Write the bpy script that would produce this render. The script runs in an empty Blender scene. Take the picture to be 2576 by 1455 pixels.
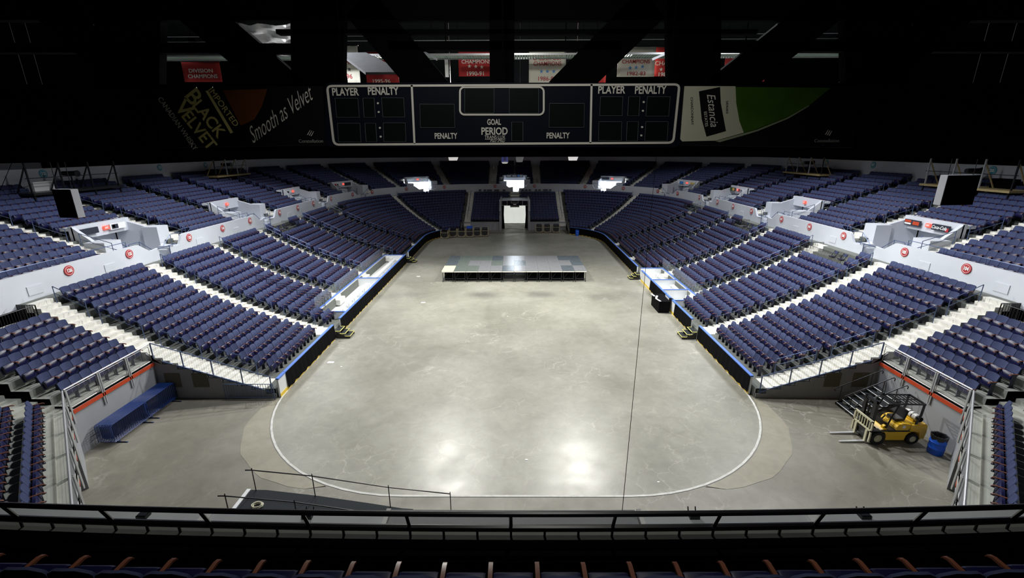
import bpy, bmesh, math, random
import numpy as np
from mathutils import Vector, Matrix
random.seed(7); np.random.seed(7)
SC = bpy.context.scene
COL = SC.collection
PI = math.pi
# ------------------------------------------------------------------ camera
CAMH = 13.18; F = 1145.0; PITCH = math.radians(17.2); YAW = math.atan2(8, 1199); ROLL = 0.0038
cd = bpy.data.cameras.new('camera'); cam = bpy.data.objects.new('camera', cd); COL.objects.link(cam)
cd.sensor_width = 36.0; cd.lens = F/2576*36.0; cd.clip_start = 0.05; cd.clip_end = 400
cam.matrix_world = Matrix.Translation((0, 0, CAMH)) @ Matrix.Rotation(YAW, 4, 'Z') @ Matrix.Rotation(PI/2-PITCH, 4, 'X') @ Matrix.Rotation(-ROLL, 4, 'Z')
SC.camera = cam
# ------------------------------------------------------------------ world, exposure
w = bpy.data.worlds.new('world'); SC.world = w; w.use_nodes = True
w.node_tree.nodes['Background'].inputs[0].default_value = (0.5, 0.6, 0.8, 1)
w.node_tree.nodes['Background'].inputs[1].default_value = 0.0
vs = SC.view_settings
vs.view_transform = 'Standard'; vs.look = 'None'; vs.gamma = 1.0; vs.use_curve_mapping = False
vs.exposure = 0.0
SC.cycles.max_bounces = 5; SC.cycles.diffuse_bounces = 3; SC.cycles.glossy_bounces = 3
SC.cycles.transmission_bounces = 4; SC.cycles.sample_clamp_indirect = 4.0
# the arena's ceiling floodlights, then three added fills: position, power, aim; the lamp with its light is built in flood_lamp()
LAMPS = [  # x, y, z, watts, cone degrees, target or None
    (-6.5, 40, 20.0, 18500, 140, (-6.5, 29, 0)), (6.5, 40, 20.0, 18500, 140, (6.5, 29, 0)),
    (-6.5, 58, 20.0, 900, 150, None), (6.5, 58, 20.0, 900, 150, None),
    (-21, 33, 19.5, 7500, 128, None), (21, 33, 19.5, 7500, 128, None),
    (-23, 49, 19.5, 7000, 122, None), (23, 49, 19.5, 8000, 122, None),
    (-20, 68, 19.5, 1200, 130, None), (20, 68, 19.5, 3000, 130, None),
    (-12, 24, 20.5, 6000, 158, None), (12, 24, 20.5, 8000, 158, None),
    (-1.2, 7.0, 20.5, 1350, 100, (0, 14, 14.0)), (1.2, 6.4, 20.5, 1200, 84, (0, 5.2, 7.5)),  # added fills: one brightens the scoreboard face, one the balcony ledge
    (0, 21, 20.0, 1500, 120, (0, 33, 17.0)),  # added to brighten the banners and catwalk
]
# ------------------------------------------------------------------ helpers
def ray(x, y):
    x0, y0 = x-1288, y-727.5
    x = x0*math.cos(ROLL)-y0*math.sin(ROLL); y = x0*math.sin(ROLL)+y0*math.cos(ROLL)
    u, v = x/F, y/F
    fy = math.cos(PITCH)-v*math.sin(PITCH); fz = -math.sin(PITCH)-v*math.cos(PITCH)
    return (u*math.cos(YAW)-fy*math.sin(YAW), u*math.sin(YAW)+fy*math.cos(YAW), fz)
def on_y(x, y, Y):      # where a thing seen at that spot of the photograph stands if it is Y metres away
    X, Yd, Z = ray(x, y); t = Y/Yd
    return Vector((X*t, Y, CAMH+Z*t))
def on_z(x, y, z):
    X, Yd, Z = ray(x, y); t = (z-CAMH)/Z
    return Vector((X*t, Yd*t, z))

def tag(o, label=None, cat=None, group=None, kind=None):
    if label: o['label'] = label
    if cat: o['category'] = cat
    if group: o['group'] = group
    if kind: o['kind'] = kind
    return o
def empty(name, loc=(0, 0, 0), rz=0.0, label=None, cat=None, group=None):
    o = bpy.data.objects.new(name, None); COL.objects.link(o)
    o.location = loc; o.rotation_euler = (0, 0, rz); o.empty_display_size = 0.1
    return tag(o, label, cat, group)
def link_mesh(name, me, parent=None):
    o = bpy.data.objects.new(name, me); COL.objects.link(o)
    if parent: o.parent = parent
    return o
def copy_tree(o, parent=None):
    c = o.copy(); COL.objects.link(c)
    if parent: c.parent = parent
    for ch in list(o.children): copy_tree(ch, c)
    return c

class MB:
    def __init__(s): s.v = []; s.f = []; s.m = []; s.mi = 0
    def add(s, vs, fs):
        b = len(s.v); s.v += [tuple(p) for p in vs]; s.f += [tuple(i+b for i in q) for q in fs]; s.m += [s.mi]*len(fs)
        return s
    def mat(s, i): s.mi = i; return s
    def box(s, x0, y0, z0, x1, y1, z1):
        x0, x1 = min(x0, x1), max(x0, x1); y0, y1 = min(y0, y1), max(y0, y1); z0, z1 = min(z0, z1), max(z0, z1)
        return s.add([(x0,y0,z0),(x1,y0,z0),(x1,y1,z0),(x0,y1,z0),(x0,y0,z1),(x1,y0,z1),(x1,y1,z1),(x0,y1,z1)],
              [(3,2,1,0),(4,5,6,7),(0,1,5,4),(1,2,6,5),(2,3,7,6),(3,0,4,7)])
    def hexa(s, p):   # 8 corners, bottom 4 ccw then top 4
        return s.add(p, [(3,2,1,0),(4,5,6,7),(0,1,5,4),(1,2,6,5),(2,3,7,6),(3,0,4,7)])
    def cbox(s, c, size, R=None):
        hx, hy, hz = size[0]/2, size[1]/2, size[2]/2
        P = [Vector(q) for q in [(-hx,-hy,-hz),(hx,-hy,-hz),(hx,hy,-hz),(-hx,hy,-hz),(-hx,-hy,hz),(hx,-hy,hz),(hx,hy,hz),(-hx,hy,hz)]]
        if R is not None: P = [R @ q for q in P]
        return s.hexa([q+Vector(c) for q in P])
    def bar(s, a, b, w, t):   # rectangular bar from a to b
        a, b = Vector(a), Vector(b); d = (b-a); L = d.length
        R = d.to_track_quat('X', 'Z').to_matrix()
        return s.cbox((a+b)/2, (L, w, t), R)
    def tube(s, pts, r, n=6, cap=True):
        pts = [Vector(p) for p in pts]; rings = []
        for i, p in enumerate(pts):
            if i == 0: d = pts[1]-p
            elif i == len(pts)-1: d = p-pts[i-1]
            else: d = (pts[i+1]-p).normalized()+(p-pts[i-1]).normalized()
            d.normalize()
            up = Vector((0, 0, 1)) if abs(d.z) < 0.95 else Vector((1, 0, 0))
            a = d.cross(up).normalized(); b = d.cross(a)
            rings.append([p+(a*math.cos(2*PI*k/n)+b*math.sin(2*PI*k/n))*r for k in range(n)])
        V = [q for rg in rings for q in rg]; Fs = []
        for i in range(len(pts)-1):
            for k in range(n):
                k2 = (k+1) % n
                Fs.append((i*n+k, i*n+k2, (i+1)*n+k2, (i+1)*n+k))
        if cap: Fs += [tuple(range(n)), tuple((len(pts)-1)*n+k for k in reversed(range(n)))]
        return s.add(V, Fs)
    def lathe(s, prof, n=20, c=(0,0,0), axis='Z', cap=True):
        V = []; Fs = []
        for r, z in prof:
            for k in range(n):
                a = 2*PI*k/n; x, y = r*math.cos(a), r*math.sin(a)
                q = (x, y, z) if axis == 'Z' else ((z, x, y) if axis == 'X' else (x, z, y))
                V.append((q[0]+c[0], q[1]+c[1], q[2]+c[2]))
        for i in range(len(prof)-1):
            for k in range(n):
                k2 = (k+1) % n; Fs.append((i*n+k, i*n+k2, (i+1)*n+k2, (i+1)*n+k))
        if cap: Fs += [tuple(reversed(range(n))), tuple((len(prof)-1)*n+k for k in range(n))]
        return s.add(V, Fs)
    def prism(s, poly, y0, y1, axes='xz'):   # polygon extruded; axes says which plane the polygon is in
        n = len(poly)
        def q(a, b, h): return {'xz': (a, h, b), 'yz': (h, a, b), 'xy': (a, b, h)}[axes]
        V = [q(a, b, y0) for a, b in poly]+[q(a, b, y1) for a, b in poly]
        Fs = [tuple(range(n)), tuple(reversed(range(n, 2*n)))]+[(i, i+n, (i+1) % n+n, (i+1) % n) for i in range(n)]
        return s.add(V, Fs)
    def grid(s, rows):   # list of equal-length point rows
        n = len(rows[0]); V = [p for r in rows for p in r]; Fs = []
        for i in range(len(rows)-1):
            for k in range(n-1): Fs.append((i*n+k, i*n+k+1, (i+1)*n+k+1, (i+1)*n+k))
        return s.add(V, Fs)
    def mesh(s, name, mats, smooth=False, fix=True):
        me = bpy.data.meshes.new(name); me.from_pydata(s.v, [], s.f)
        for m in (mats if isinstance(mats, (list, tuple)) else [mats]): me.materials.append(m)
        me.polygons.foreach_set('material_index', s.m)
        if fix:
            bm = bmesh.new(); bm.from_mesh(me); bmesh.ops.recalc_face_normals(bm, faces=bm.faces); bm.to_mesh(me); bm.free()
        if smooth:
            me.polygons.foreach_set('use_smooth', [True]*len(me.polygons)); me.set_sharp_from_angle(angle=math.radians(40))
        me.update(); return me
    def build(s, name, mats, parent=None, smooth=False, loc=None, fix=True):
        o = link_mesh(name, s.mesh(name, mats, smooth, fix), parent)
        if loc: o.location = loc
        return o
def struct(name, mb, mats, smooth=False, fix=True):
    o = mb.build(name, mats, smooth=smooth, fix=fix); o['kind'] = 'structure'; return o

# ------------------------------------------------------------------ materials
def mat(name, col, rough=0.6, metal=0.0, spec=0.5, emit=None, es=0.0, noise=0.0, nscale=3.0, bump=0.0, bscale=20.0, coat=0.0):
    m = bpy.data.materials.new(name); m.use_nodes = True
    nt = m.node_tree; b = nt.nodes['Principled BSDF']
    b.inputs['Base Color'].default_value = (*col, 1); b.inputs['Roughness'].default_value = rough
    b.inputs['Metallic'].default_value = metal; b.inputs['Specular IOR Level'].default_value = spec
    if coat: b.inputs['Coat Weight'].default_value = coat
    if emit: b.inputs['Emission Color'].default_value = (*emit, 1); b.inputs['Emission Strength'].default_value = es
    if noise or bump:
        tc = nt.nodes.new('ShaderNodeTexCoord')
    if noise:
        nz = nt.nodes.new('ShaderNodeTexNoise'); nz.inputs['Scale'].default_value = nscale; nz.inputs['Detail'].default_value = 6
        nt.links.new(tc.outputs['Object'], nz.inputs['Vector'])
        mx = nt.nodes.new('ShaderNodeMix'); mx.data_type = 'RGBA'
        mx.inputs[6].default_value = (*[c*(1-noise) for c in col], 1); mx.inputs[7].default_value = (*[min(1, c*(1+noise)) for c in col], 1)
        nt.links.new(nz.outputs['Fac'], mx.inputs[0]); nt.links.new(mx.outputs[2], b.inputs['Base Color'])
    if bump:
        nb = nt.nodes.new('ShaderNodeTexNoise'); nb.inputs['Scale'].default_value = bscale; nb.inputs['Detail'].default_value = 4
        nt.links.new(tc.outputs['Object'], nb.inputs['Vector'])
        bp = nt.nodes.new('ShaderNodeBump'); bp.inputs['Strength'].default_value = bump; bp.inputs['Distance'].default_value = 0.02
        nt.links.new(nb.outputs['Fac'], bp.inputs['Height']); nt.links.new(bp.outputs['Normal'], b.inputs['Normal'])
    return m
M = {}
M['back'] = mat('navy_upholstery', (0.037, 0.048, 0.110), 0.8, spec=0.25, noise=0.25, nscale=9)
M['cushion'] = mat('navy_plastic', (0.008, 0.009, 0.045), 0.33, spec=0.35)
M['wood'] = mat('armrest_wood', (0.15, 0.052, 0.028), 0.35, noise=0.3, nscale=12)
M['seatleg'] = mat('seat_leg_metal', (0.010, 0.012, 0.035), 0.4)
M['white'] = mat('white_wall_paint', (0.60, 0.63, 0.68), 0.55, noise=0.05, nscale=1.5)
M['step'] = mat('cream_step_paint', (0.70, 0.69, 0.63), 0.7, noise=0.12, nscale=4)
M['conc'] = mat('terrace_concrete', (0.13, 0.14, 0.125), 0.8, noise=0.2, nscale=2)  # dark grey-green, taken darker for the shade between seat rows
M['grey'] = mat('grey_wall_paint', (0.30, 0.31, 0.33), 0.6, noise=0.12, nscale=1.2)
M['darkgrey'] = mat('dark_grey_wall', (0.11, 0.115, 0.12), 0.6, noise=0.25, nscale=3)
M['stairwall'] = mat('stair_wall_grey', (0.25, 0.255, 0.26), 0.6, noise=0.2, nscale=2)
M['railblue'] = mat('blue_grey_rail', (0.085, 0.125, 0.24), 0.35, metal=0.3)
M['black'] = mat('black_metal', (0.008, 0.008, 0.010), 0.35)
M['drape'] = mat('black_drape', (0.0028, 0.0028, 0.0035), 0.9, spec=0.1, bump=0.5, bscale=8)
M['matte'] = mat('black_matte', (0.0022, 0.0024, 0.003), 0.95, spec=0.05)
M['capblue'] = mat('board_cap_blue', (0.09, 0.20, 0.62), 0.4)
M['yellow'] = mat('kick_yellow', (0.80, 0.56, 0.05), 0.5)
M['hdpe'] = mat('white_board_plastic', (0.78, 0.80, 0.80), 0.4, noise=0.06, nscale=2)
M['red'] = mat('sign_red', (0.42, 0.03, 0.035), 0.5)
M['redsteel'] = mat('red_steel', (0.48, 0.055, 0.015), 0.5, noise=0.2, nscale=6)
M['steel'] = mat('galvanised_steel', (0.55, 0.56, 0.57), 0.4, metal=0.5)
M['cyan'] = mat('sign_cyan', (0.03, 0.33, 0.45), 0.5)
M['bluebar'] = mat('barricade_blue', (0.010, 0.035, 0.165), 0.3, coat=0.3)
M['bluebin'] = mat('barrel_blue', (0.01, 0.10, 0.62), 0.4)
M['yelfork'] = mat('forklift_yellow', (0.80, 0.49, 0.015), 0.35, coat=0.4)
M['cream'] = mat('forklift_cream', (0.62, 0.60, 0.42), 0.5, noise=0.15, nscale=5)
M['rubber'] = mat('tyre_rubber', (0.012, 0.012, 0.012), 0.8)
M['vinyl'] = mat('black_vinyl', (0.015, 0.015, 0.018), 0.3)
M['ledge'] = mat('pale_ledge_paint', (0.55, 0.59, 0.62), 0.6, noise=0.1, nscale=3)
M['walk'] = mat('pale_walkway_concrete', (0.38, 0.39, 0.345), 0.8, noise=0.15, nscale=3)
M['wht'] = mat('plain_white', (0.85, 0.85, 0.83), 0.5)
M['letter'] = mat('letter_white', (0.80, 0.78, 0.70), 0.6)
M['gold'] = mat('letter_gold', (0.80, 0.72, 0.28), 0.5)
M['navy'] = mat('scoreboard_navy', (0.0045, 0.006, 0.014), 0.5, spec=0.15)
M['cell'] = mat('scoreboard_cell', (0.004, 0.0055, 0.006), 0.4, spec=0.2)
M['redcloth'] = mat('banner_red', (0.40, 0.022, 0.022), 0.8, noise=0.15, nscale=3)
M['whitecloth'] = mat('banner_white', (0.72, 0.70, 0.60), 0.8, noise=0.06, nscale=3)
M['greenmetal'] = mat('green_catwalk_deck', (0.22, 0.30, 0.25), 0.5)
M['plastic'] = mat('plastic_sheet', (0.08, 0.08, 0.075), 0.3, bump=0.8, bscale=3)
M['timber'] = mat('platform_timber', (0.36, 0.28, 0.13), 0.7, noise=0.3, nscale=8)
M['glass'] = mat('rink_glass', (0.70, 0.78, 0.76), 0.15, spec=0.2)
g = M['glass'].node_tree.nodes['Principled BSDF']; g.inputs['Alpha'].default_value = 0.07
M['mesh'] = mat('wire_mesh', (0.45, 0.46, 0.47), 0.5, metal=0.3)
M['exit'] = mat('exit_red', (0.6, 0.05, 0.03), 0.5, emit=(1.0, 0.10, 0.06), es=1.2)
M['daylight'] = mat('daylit_concourse', (0.9, 0.9, 0.9), 0.6, emit=(0.88, 0.94, 1.0), es=9.0)
M['lit_window'] = mat('lit_upper_window', (0.9, 0.9, 0.9), 0.6, emit=(0.80, 0.90, 1.0), es=6.5)
M['curtain'] = mat('glowing_tunnel_curtain', (0.85, 0.85, 0.78), 0.7, emit=(0.93, 0.97, 0.90), es=0.62)  # emission stands in for the light on the curtain
M['carpet'] = mat('black_carpet', (0.012, 0.016, 0.020), 0.9, noise=0.3, nscale=30)
M['stagegrey'] = mat('stage_deck_grey', (0.20, 0.205, 0.215), 0.17, noise=0.25, nscale=3, bump=0.08, bscale=30)
M['stagedark'] = mat('stage_deck_dark', (0.10, 0.12, 0.135), 0.17, noise=0.25, nscale=3, bump=0.08, bscale=30)
M['stagegreen'] = mat('stage_deck_green', (0.135, 0.16, 0.145), 0.17, noise=0.25, nscale=3, bump=0.08, bscale=30)
M['nosing'] = mat('nosing_white', (0.75, 0.75, 0.72), 0.5)
M['nosingy'] = mat('nosing_yellow', (0.72, 0.66, 0.16), 0.5)
M['rope'] = mat('pale_rope', (0.62, 0.60, 0.46), 0.8)
M['signdark'] = mat('sign_dark', (0.02, 0.025, 0.04), 0.5)
M['signblue'] = mat('sign_blue', (0.06, 0.25, 0.60), 0.5)
M['signcol'] = mat('sign_colour', (0.70, 0.45, 0.12), 0.5)
M['orange'] = mat('orange_case', (0.70, 0.30, 0.03), 0.5)
M['tan'] = mat('cart_tan_steel', (0.42, 0.36, 0.22), 0.5)
M['ceil'] = mat('dark_ceiling', (0.004, 0.006, 0.005), 0.9, spec=0.1)
M['ad_black'] = mat('ad_panel_black', (0.006, 0.006, 0.008), 0.4)
M['ad_amber'] = mat('ad_panel_amber', (0.16, 0.05, 0.012), 0.4, noise=0.5, nscale=2)
M['ad_green'] = mat('ad_panel_green', (0.05, 0.12, 0.01), 0.4, noise=0.5, nscale=1.5)
M['ad_label'] = mat('ad_panel_label', (0.62, 0.62, 0.48), 0.6, noise=0.06, nscale=4)
M['hole'] = mat('unlit_doorway', (0.004, 0.004, 0.004), 0.9)
M['lensglass'] = mat('lamp_lens', (0.8, 0.8, 0.8), 0.2)

def floor_material(name, c1, c2, crack, r0, r1):
    m = bpy.data.materials.new(name); m.use_nodes = True; nt = m.node_tree; b = nt.nodes['Principled BSDF']
    L = nt.links.new; N = nt.nodes.new
    tc = N('ShaderNodeTexCoord')
    def noise(sc, det, rough=0.6, dist=0.0):
        n = N('ShaderNodeTexNoise'); n.inputs['Scale'].default_value = sc; n.inputs['Detail'].default_value = det
        n.inputs['Roughness'].default_value = rough; n.inputs['Distortion'].default_value = dist
        L(tc.outputs['Object'], n.inputs['Vector']); return n
    big = noise(0.16, 7, 0.55, 0.4)
    r = N('ShaderNodeValToRGB'); r.color_ramp.elements[0].position = 0.36; r.color_ramp.elements[1].position = 0.64
    r.color_ramp.elements[0].color = (*c1, 1); r.color_ramp.elements[1].color = (*c2, 1); L(big.outputs['Fac'], r.inputs[0])
    # wandering pale veins
    warp = noise(0.45, 5, 0.6)
    sub = N('ShaderNodeVectorMath'); sub.operation = 'MULTIPLY_ADD'
    L(warp.outputs['Color'], sub.inputs[0]); sub.inputs[1].default_value = (3.0, 3.0, 0); L(tc.outputs['Object'], sub.inputs[2])
    vo = N('ShaderNodeTexVoronoi'); vo.feature = 'DISTANCE_TO_EDGE'; vo.inputs['Scale'].default_value = 0.85; L(sub.outputs[0], vo.inputs['Vector'])
    vr = N('ShaderNodeValToRGB'); vr.color_ramp.elements[0].position = 0.0; vr.color_ramp.elements[0].color = (1, 1, 1, 1)
    vr.color_ramp.elements[1].position = 0.030; vr.color_ramp.elements[1].color = (0, 0, 0, 1); L(vo.outputs['Distance'], vr.inputs[0])
    msk = noise(0.22, 3); mr = N('ShaderNodeValToRGB'); mr.color_ramp.elements[0].position = 0.47; mr.color_ramp.elements[1].position = 0.68
    L(msk.outputs['Fac'], mr.inputs[0])
    mul = N('ShaderNodeMath'); mul.operation = 'MULTIPLY'; L(vr.outputs[0], mul.inputs[0]); L(mr.outputs[0], mul.inputs[1])
    mu2 = N('ShaderNodeMath'); mu2.operation = 'MULTIPLY'; L(mul.outputs[0], mu2.inputs[0]); mu2.inputs[1].default_value = crack
    mx = N('ShaderNodeMix'); mx.data_type = 'RGBA'; L(mu2.outputs[0], mx.inputs[0]); L(r.outputs[0], mx.inputs[6]); mx.inputs[7].default_value = (0.62, 0.60, 0.53, 1)
    fine = noise(1.6, 9, 0.7, 0.6); fr = N('ShaderNodeMapRange'); fr.inputs['From Min'].default_value = 0.3; fr.inputs['From Max'].default_value = 0.7
    fr.inputs['To Min'].default_value = 0.86; fr.inputs['To Max'].default_value = 1.12; L(fine.outputs['Fac'], fr.inputs['Value'])
    mm = N('ShaderNodeMix'); mm.data_type = 'RGBA'; mm.blend_type = 'MULTIPLY'; mm.inputs[0].default_value = 1.0
    L(mx.outputs[2], mm.inputs[6]); L(fr.outputs[0], mm.inputs[7]); L(mm.outputs[2], b.inputs['Base Color'])
    rn = noise(0.6, 2.5, 0.5); mp = N('ShaderNodeMapRange'); mp.inputs['From Min'].default_value = 0.3; mp.inputs['From Max'].default_value = 0.7
    mp.inputs['To Min'].default_value = r0; mp.inputs['To Max'].default_value = r1; L(rn.outputs['Fac'], mp.inputs['Value']); L(mp.outputs[0], b.inputs['Roughness'])
    bn = noise(0.9, 5, 0.6); bp = N('ShaderNodeBump'); bp.inputs['Strength'].default_value = 0.035; bp.inputs['Distance'].default_value = 0.05
    L(bn.outputs['Fac'], bp.inputs['Height']); L(bp.outputs['Normal'], b.inputs['Normal'])
    return m
M['rink'] = floor_material('rink_concrete', (0.225, 0.22, 0.18), (0.315, 0.308, 0.26), 0.42, 0.31, 0.41)
M['apron'] = floor_material('apron_concrete', (0.155, 0.143, 0.11), (0.245, 0.232, 0.19), 0.30, 0.4, 0.6)
M['tanfloor'] = floor_material('tan_concrete', (0.25, 0.232, 0.172), (0.30, 0.28, 0.215), 0.1, 0.5, 0.6)
M['curb'] = mat('white_curb', (0.58, 0.58, 0.54), 0.6, noise=0.35, nscale=4)

# ------------------------------------------------------------------ lettering
def text_mesh(body, size=1.0, sx=1.0, bold=0.0, shear=0.0, depth=0.006, mats=None, align='CENTER', space=1.0):
    cu = bpy.data.curves.new('lettering', 'FONT'); cu.body = body; cu.size = size; cu.align_x = align; cu.align_y = 'CENTER'
    cu.offset = bold; cu.shear = shear; cu.extrude = depth; cu.space_character = space; cu.resolution_u = 3
    ob = bpy.data.objects.new('tmp', cu); COL.objects.link(ob)
    dg = bpy.context.evaluated_depsgraph_get()
    me = bpy.data.meshes.new_from_object(ob.evaluated_get(dg))
    bpy.data.objects.remove(ob); bpy.data.curves.remove(cu)
    if sx != 1.0: me.transform(Matrix.Diagonal((sx, 1, 1, 1)))
    me.materials.clear(); me.materials.append(mats)
    return me
def put_text(name, body, size, loc, right, up, m, parent, sx=1.0, bold=0.0, shear=0.0, align='CENTER', space=1.0, depth=0.006):
    me = text_mesh(body, size, sx, bold, shear, depth, m, align, space)
    r = Vector(right).normalized(); u = Vector(up).normalized(); n = r.cross(u)
    T = Matrix.Translation(loc) @ Matrix((r, u, n)).transposed().to_4x4()
    me.transform(T)
    o = link_mesh(name, me, parent); return o
# ------------------------------------------------------------------ bowl layout
RW = 21.5; UA = RW*PI/2; CX, CY = 4.5, 64.7; UT = 2*UA+2*CX
def pt(u, d):          # point on the bowl: u runs along the white wall line, d is the distance out from the rink edge
    if u <= 0: return (-13-d, CY+u), (-1.0, 0.0)
    if u < UA:
        a = u/RW; R = 8.5+d; return (-CX-R*math.cos(a), CY+R*math.sin(a)), (-math.cos(a), math.sin(a))
    if u <= UA+2*CX: return (-CX+(u-UA), CY+8.5+d), (0.0, 1.0)
    if u < UT:
        a = (u-UA-2*CX)/RW; R = 8.5+d; return (CX+R*math.sin(a), CY+R*math.cos(a)), (math.sin(a), math.cos(a))
    return (13+d, CY-(u-UT)), (1.0, 0.0)
def P3(u, d, z): p, n = pt(u, d); return (p[0], p[1], z)
def scale(u, d): return (8.5+d)/RW if (0 < u < UA or UA+2*CX < u < UT) else 1.0
def useq(a, b):
    ks = {a, b}
    for lo, hi, st in ((a, min(b, 0), 4.0), (max(a, 0), min(b, UA), 1.1), (max(a, UA), min(b, UA+9), 4.5), (max(a, UA+9), min(b, UT), 1.1), (max(a, UT), b, 4.0)):
        if hi > lo:
            n = max(1, int(math.ceil((hi-lo)/st))); ks |= {lo+(hi-lo)*i/n for i in range(n+1)}
    return sorted(ks)
def gl(d): return .35+.25*d+.0135*d*d
LD = 0.7625; NL = 16
def ld(k): return .75+LD*k
def lz(k): return gl(ld(k)+.08)
UD = 0.84; NU = 14
def ud(k): return 13.35+UD*k
def uz(k): return 6.15+.277*k
Y2U = lambda y: y-CY
mir = lambda u: UT-u
th = lambda deg: math.radians(deg)*RW
FX = 8.0                                     # the two aisles beside the end section run straight at this x
def clampx(p, d):                            # keep the curved terraces outside the end section
    x, y = p
    e = FX+.6
    if abs(x) < e and y > 70: return (math.copysign(e, x if x else 1), CY+math.sqrt((8.5+d)**2-(e-CX)**2))
    return p
U_NEAR = Y2U(22.25)
UFX = UA-RW*math.asin((FX-CX)/RW)            # where the wall line reaches x = 8
LAIS = [Y2U(22.85), Y2U(30.5), Y2U(37.25), Y2U(44.4), Y2U(52.9), Y2U(61.3), th(39.7)]
UHW = .68
LHW = [.55, .68, .62, .62, .62, .6, .6]
UAIS = [Y2U(29.3), Y2U(36.3), Y2U(44.0), Y2U(50.9), Y2U(58.7), Y2U(65.7), th(16.2), th(30.9), th(46.5), th(69.6), UA+.3]
VOMS = [(Y2U(32.75), '125', '105'), (Y2U(47.4), '123', '107'), (Y2U(62.1), '121', '109'), (th(23.6), '119', '111'), (th(57.7), '117', '113')]
UC = UT/2
HW = 0.55                                    # half width of an aisle

def bxr(j): return 20.05+.80*j
def bz(j): return 2.32+.37*j
# ---- lower terrace
mb = MB()
def sweep(mb, us, prof, f=None):             # profile of (d, z) swept along u
    rows = []
    for u in us:
        r = []
        for d, z in prof:
            p, n = pt(u, d)
            if f: p = f(p, d)
            r.append((p[0], p[1], z))
        rows.append(r)
    mb.grid(rows)
prof = [(.18, 0.0), (.18, lz(0)), (ld(0), lz(0))]
prof = [(.18, -.02), (.18, lz(0))]
for k in range(NL):
    if k: prof += [(ld(k), lz(k-1)), (ld(k), lz(k))]
prof += [(13.05, lz(NL-1))]
BEN = {0: (Y2U(33.0), Y2U(52.6)), 1: (Y2U(35.6), Y2U(46.2))}     # the first two rows give way to the benches
for side in (0, 1):
    f_ = (lambda u: u) if side == 0 else mir
    b0, b1 = BEN[side]
    for a, b, pr_ in ((U_NEAR, b0, prof), (b0, b1, [(2.28, 0), (2.28, lz(2))]+prof[6:]), (b1, UFX+6.0, prof)):
        sweep(mb, [f_(u) for u in useq(a, b)], pr_, clampx)
# end section between the two straight aisles, notched for the tunnel
TW = 2.25
def endprof(k0, x0, x1):
    rows = []
    for x in (x0, x1):
        r = [(x, 73.2+ld(k0), -.02), (x, 73.2+ld(k0), lz(k0))]
        for k in range(k0, NL):
            if k > k0: r += [(x, 73.2+ld(k), lz(k-1)), (x, 73.2+ld(k), lz(k))]
        r.append((x, 73.2+13.05, lz(NL-1))); rows.append(r)
    mb.grid(rows)
KE = 3
endprof(KE, -FX, -TW-.3); endprof(KE, TW+.3, FX)
rows = []
for x in (-TW-.3, TW+.3):
    r = [(x, 73.2+ld(10)-.1, 4.72), (x, 73.2+ld(10), lz(10))]
    for k in range(10, NL):
        if k > 10: r += [(x, 73.2+ld(k), lz(k-1)), (x, 73.2+ld(k), lz(k))]
    r.append((x, 73.2+13.05, lz(NL-1))); rows.append(r)
mb.grid(rows)
struct('floor_lower_terrace', mb, M['conc'], fix=False)
# corner sections next to the forklift bay and the barricade bay
for sx, nm in ((-1, 'floor_corner_terrace'), (1, 'floor_corner_terrace')):
    mb = MB()
    pr = [(6.55, 2.2), (6.85, 2.41)]
    r0 = [(sx*19.55, 2.2), (sx*19.7, 2.2), (sx*19.7, bz(0))]
    for j in range(6):
        x = sx*(bxr(j)-.35)
        if j: r0 += [(x, bz(j-1)), (x, bz(j))]
    r0 += [(sx*(bxr(6)-.35), bz(5)), (sx*(bxr(6)-.35), 4.56), (sx*26.05, 4.56)]
    mb.grid([[(x, 22.25, z) for x, z in r0], [(x, 17.6, z) for x, z in r0]])
    # diagonal block: four risers parallel to the 45 degree wall
    e = Vector((sx*1, -1, 0))/math.sqrt(2); n = Vector((sx*-1, -1, 0))/math.sqrt(2)*-1     # e along, n outwards
    e = Vector((-sx*1.0, -1.0, 0))/math.sqrt(2); n = Vector((sx*1.0, -1.0, 0))/math.sqrt(2)
    O = Vector((sx*19.55, 17.45, 0))
    lo = []
    for q, z in ((0.0, 2.2), (.55, 2.2), (.55, 2.3), (1.38, 2.3), (1.38, 2.55), (2.21, 2.55), (2.21, 2.8), (3.04, 2.8), (3.04, 3.05), (3.9, 3.05)):
        lo.append((q, z))
    mb.grid([[tuple(O+e*s_+n*q+Vector((0, 0, z))) for q, z in lo] for s_ in (-0.2, 9.6)])
    # steps that fill the wedge between the straight rows and the diagonal rows
    for i in range(7):
        x0 = 19.75+i*.62
        mb.box(sx*x0, 17.62-i*.05, 2.0, sx*(x0+.66), 16.6-i*.6, 2.22+i*.19)
    struct(nm, mb, M['walk'], fix=False)

# ---- upper terrace
mb = MB()
prof = [(13.15, 5.9), (13.15, 6.14), (ud(0), 6.14), (ud(0), uz(0))]
for k in range(1, NU): prof += [(ud(k), uz(k-1)), (ud(k), uz(k))]
prof += [(25.2, uz(NU-1))]
VB = []                                       # portal blocks: the first five rows are cut away there
for u, a, b in VOMS: VB += [(u, a), (mir(u), b)]
VB += [(UC, '115')]; VB.sort()
ustart, uend = Y2U(16.5), mir(Y2U(16.5))
cuts = [ustart]+[q for u, _ in VB for q in (u-2.25, u+2.25)]+[uend]
for i in range(0, len(cuts), 2): sweep(mb, useq(cuts[i], cuts[i+1]), prof)
KV = 5
prof2 = [(ud(KV)-.05, uz(KV)-.1), (ud(KV), uz(KV))]
for k in range(KV+1, NU): prof2 += [(ud(k), uz(k-1)), (ud(k), uz(k))]
prof2 += [(25.2, uz(NU-1))]
for u, _ in VB: sweep(mb, useq(u-2.25, u+2.25), prof2)
struct('floor_upper_terrace', mb, M['conc'], fix=False)

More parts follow.
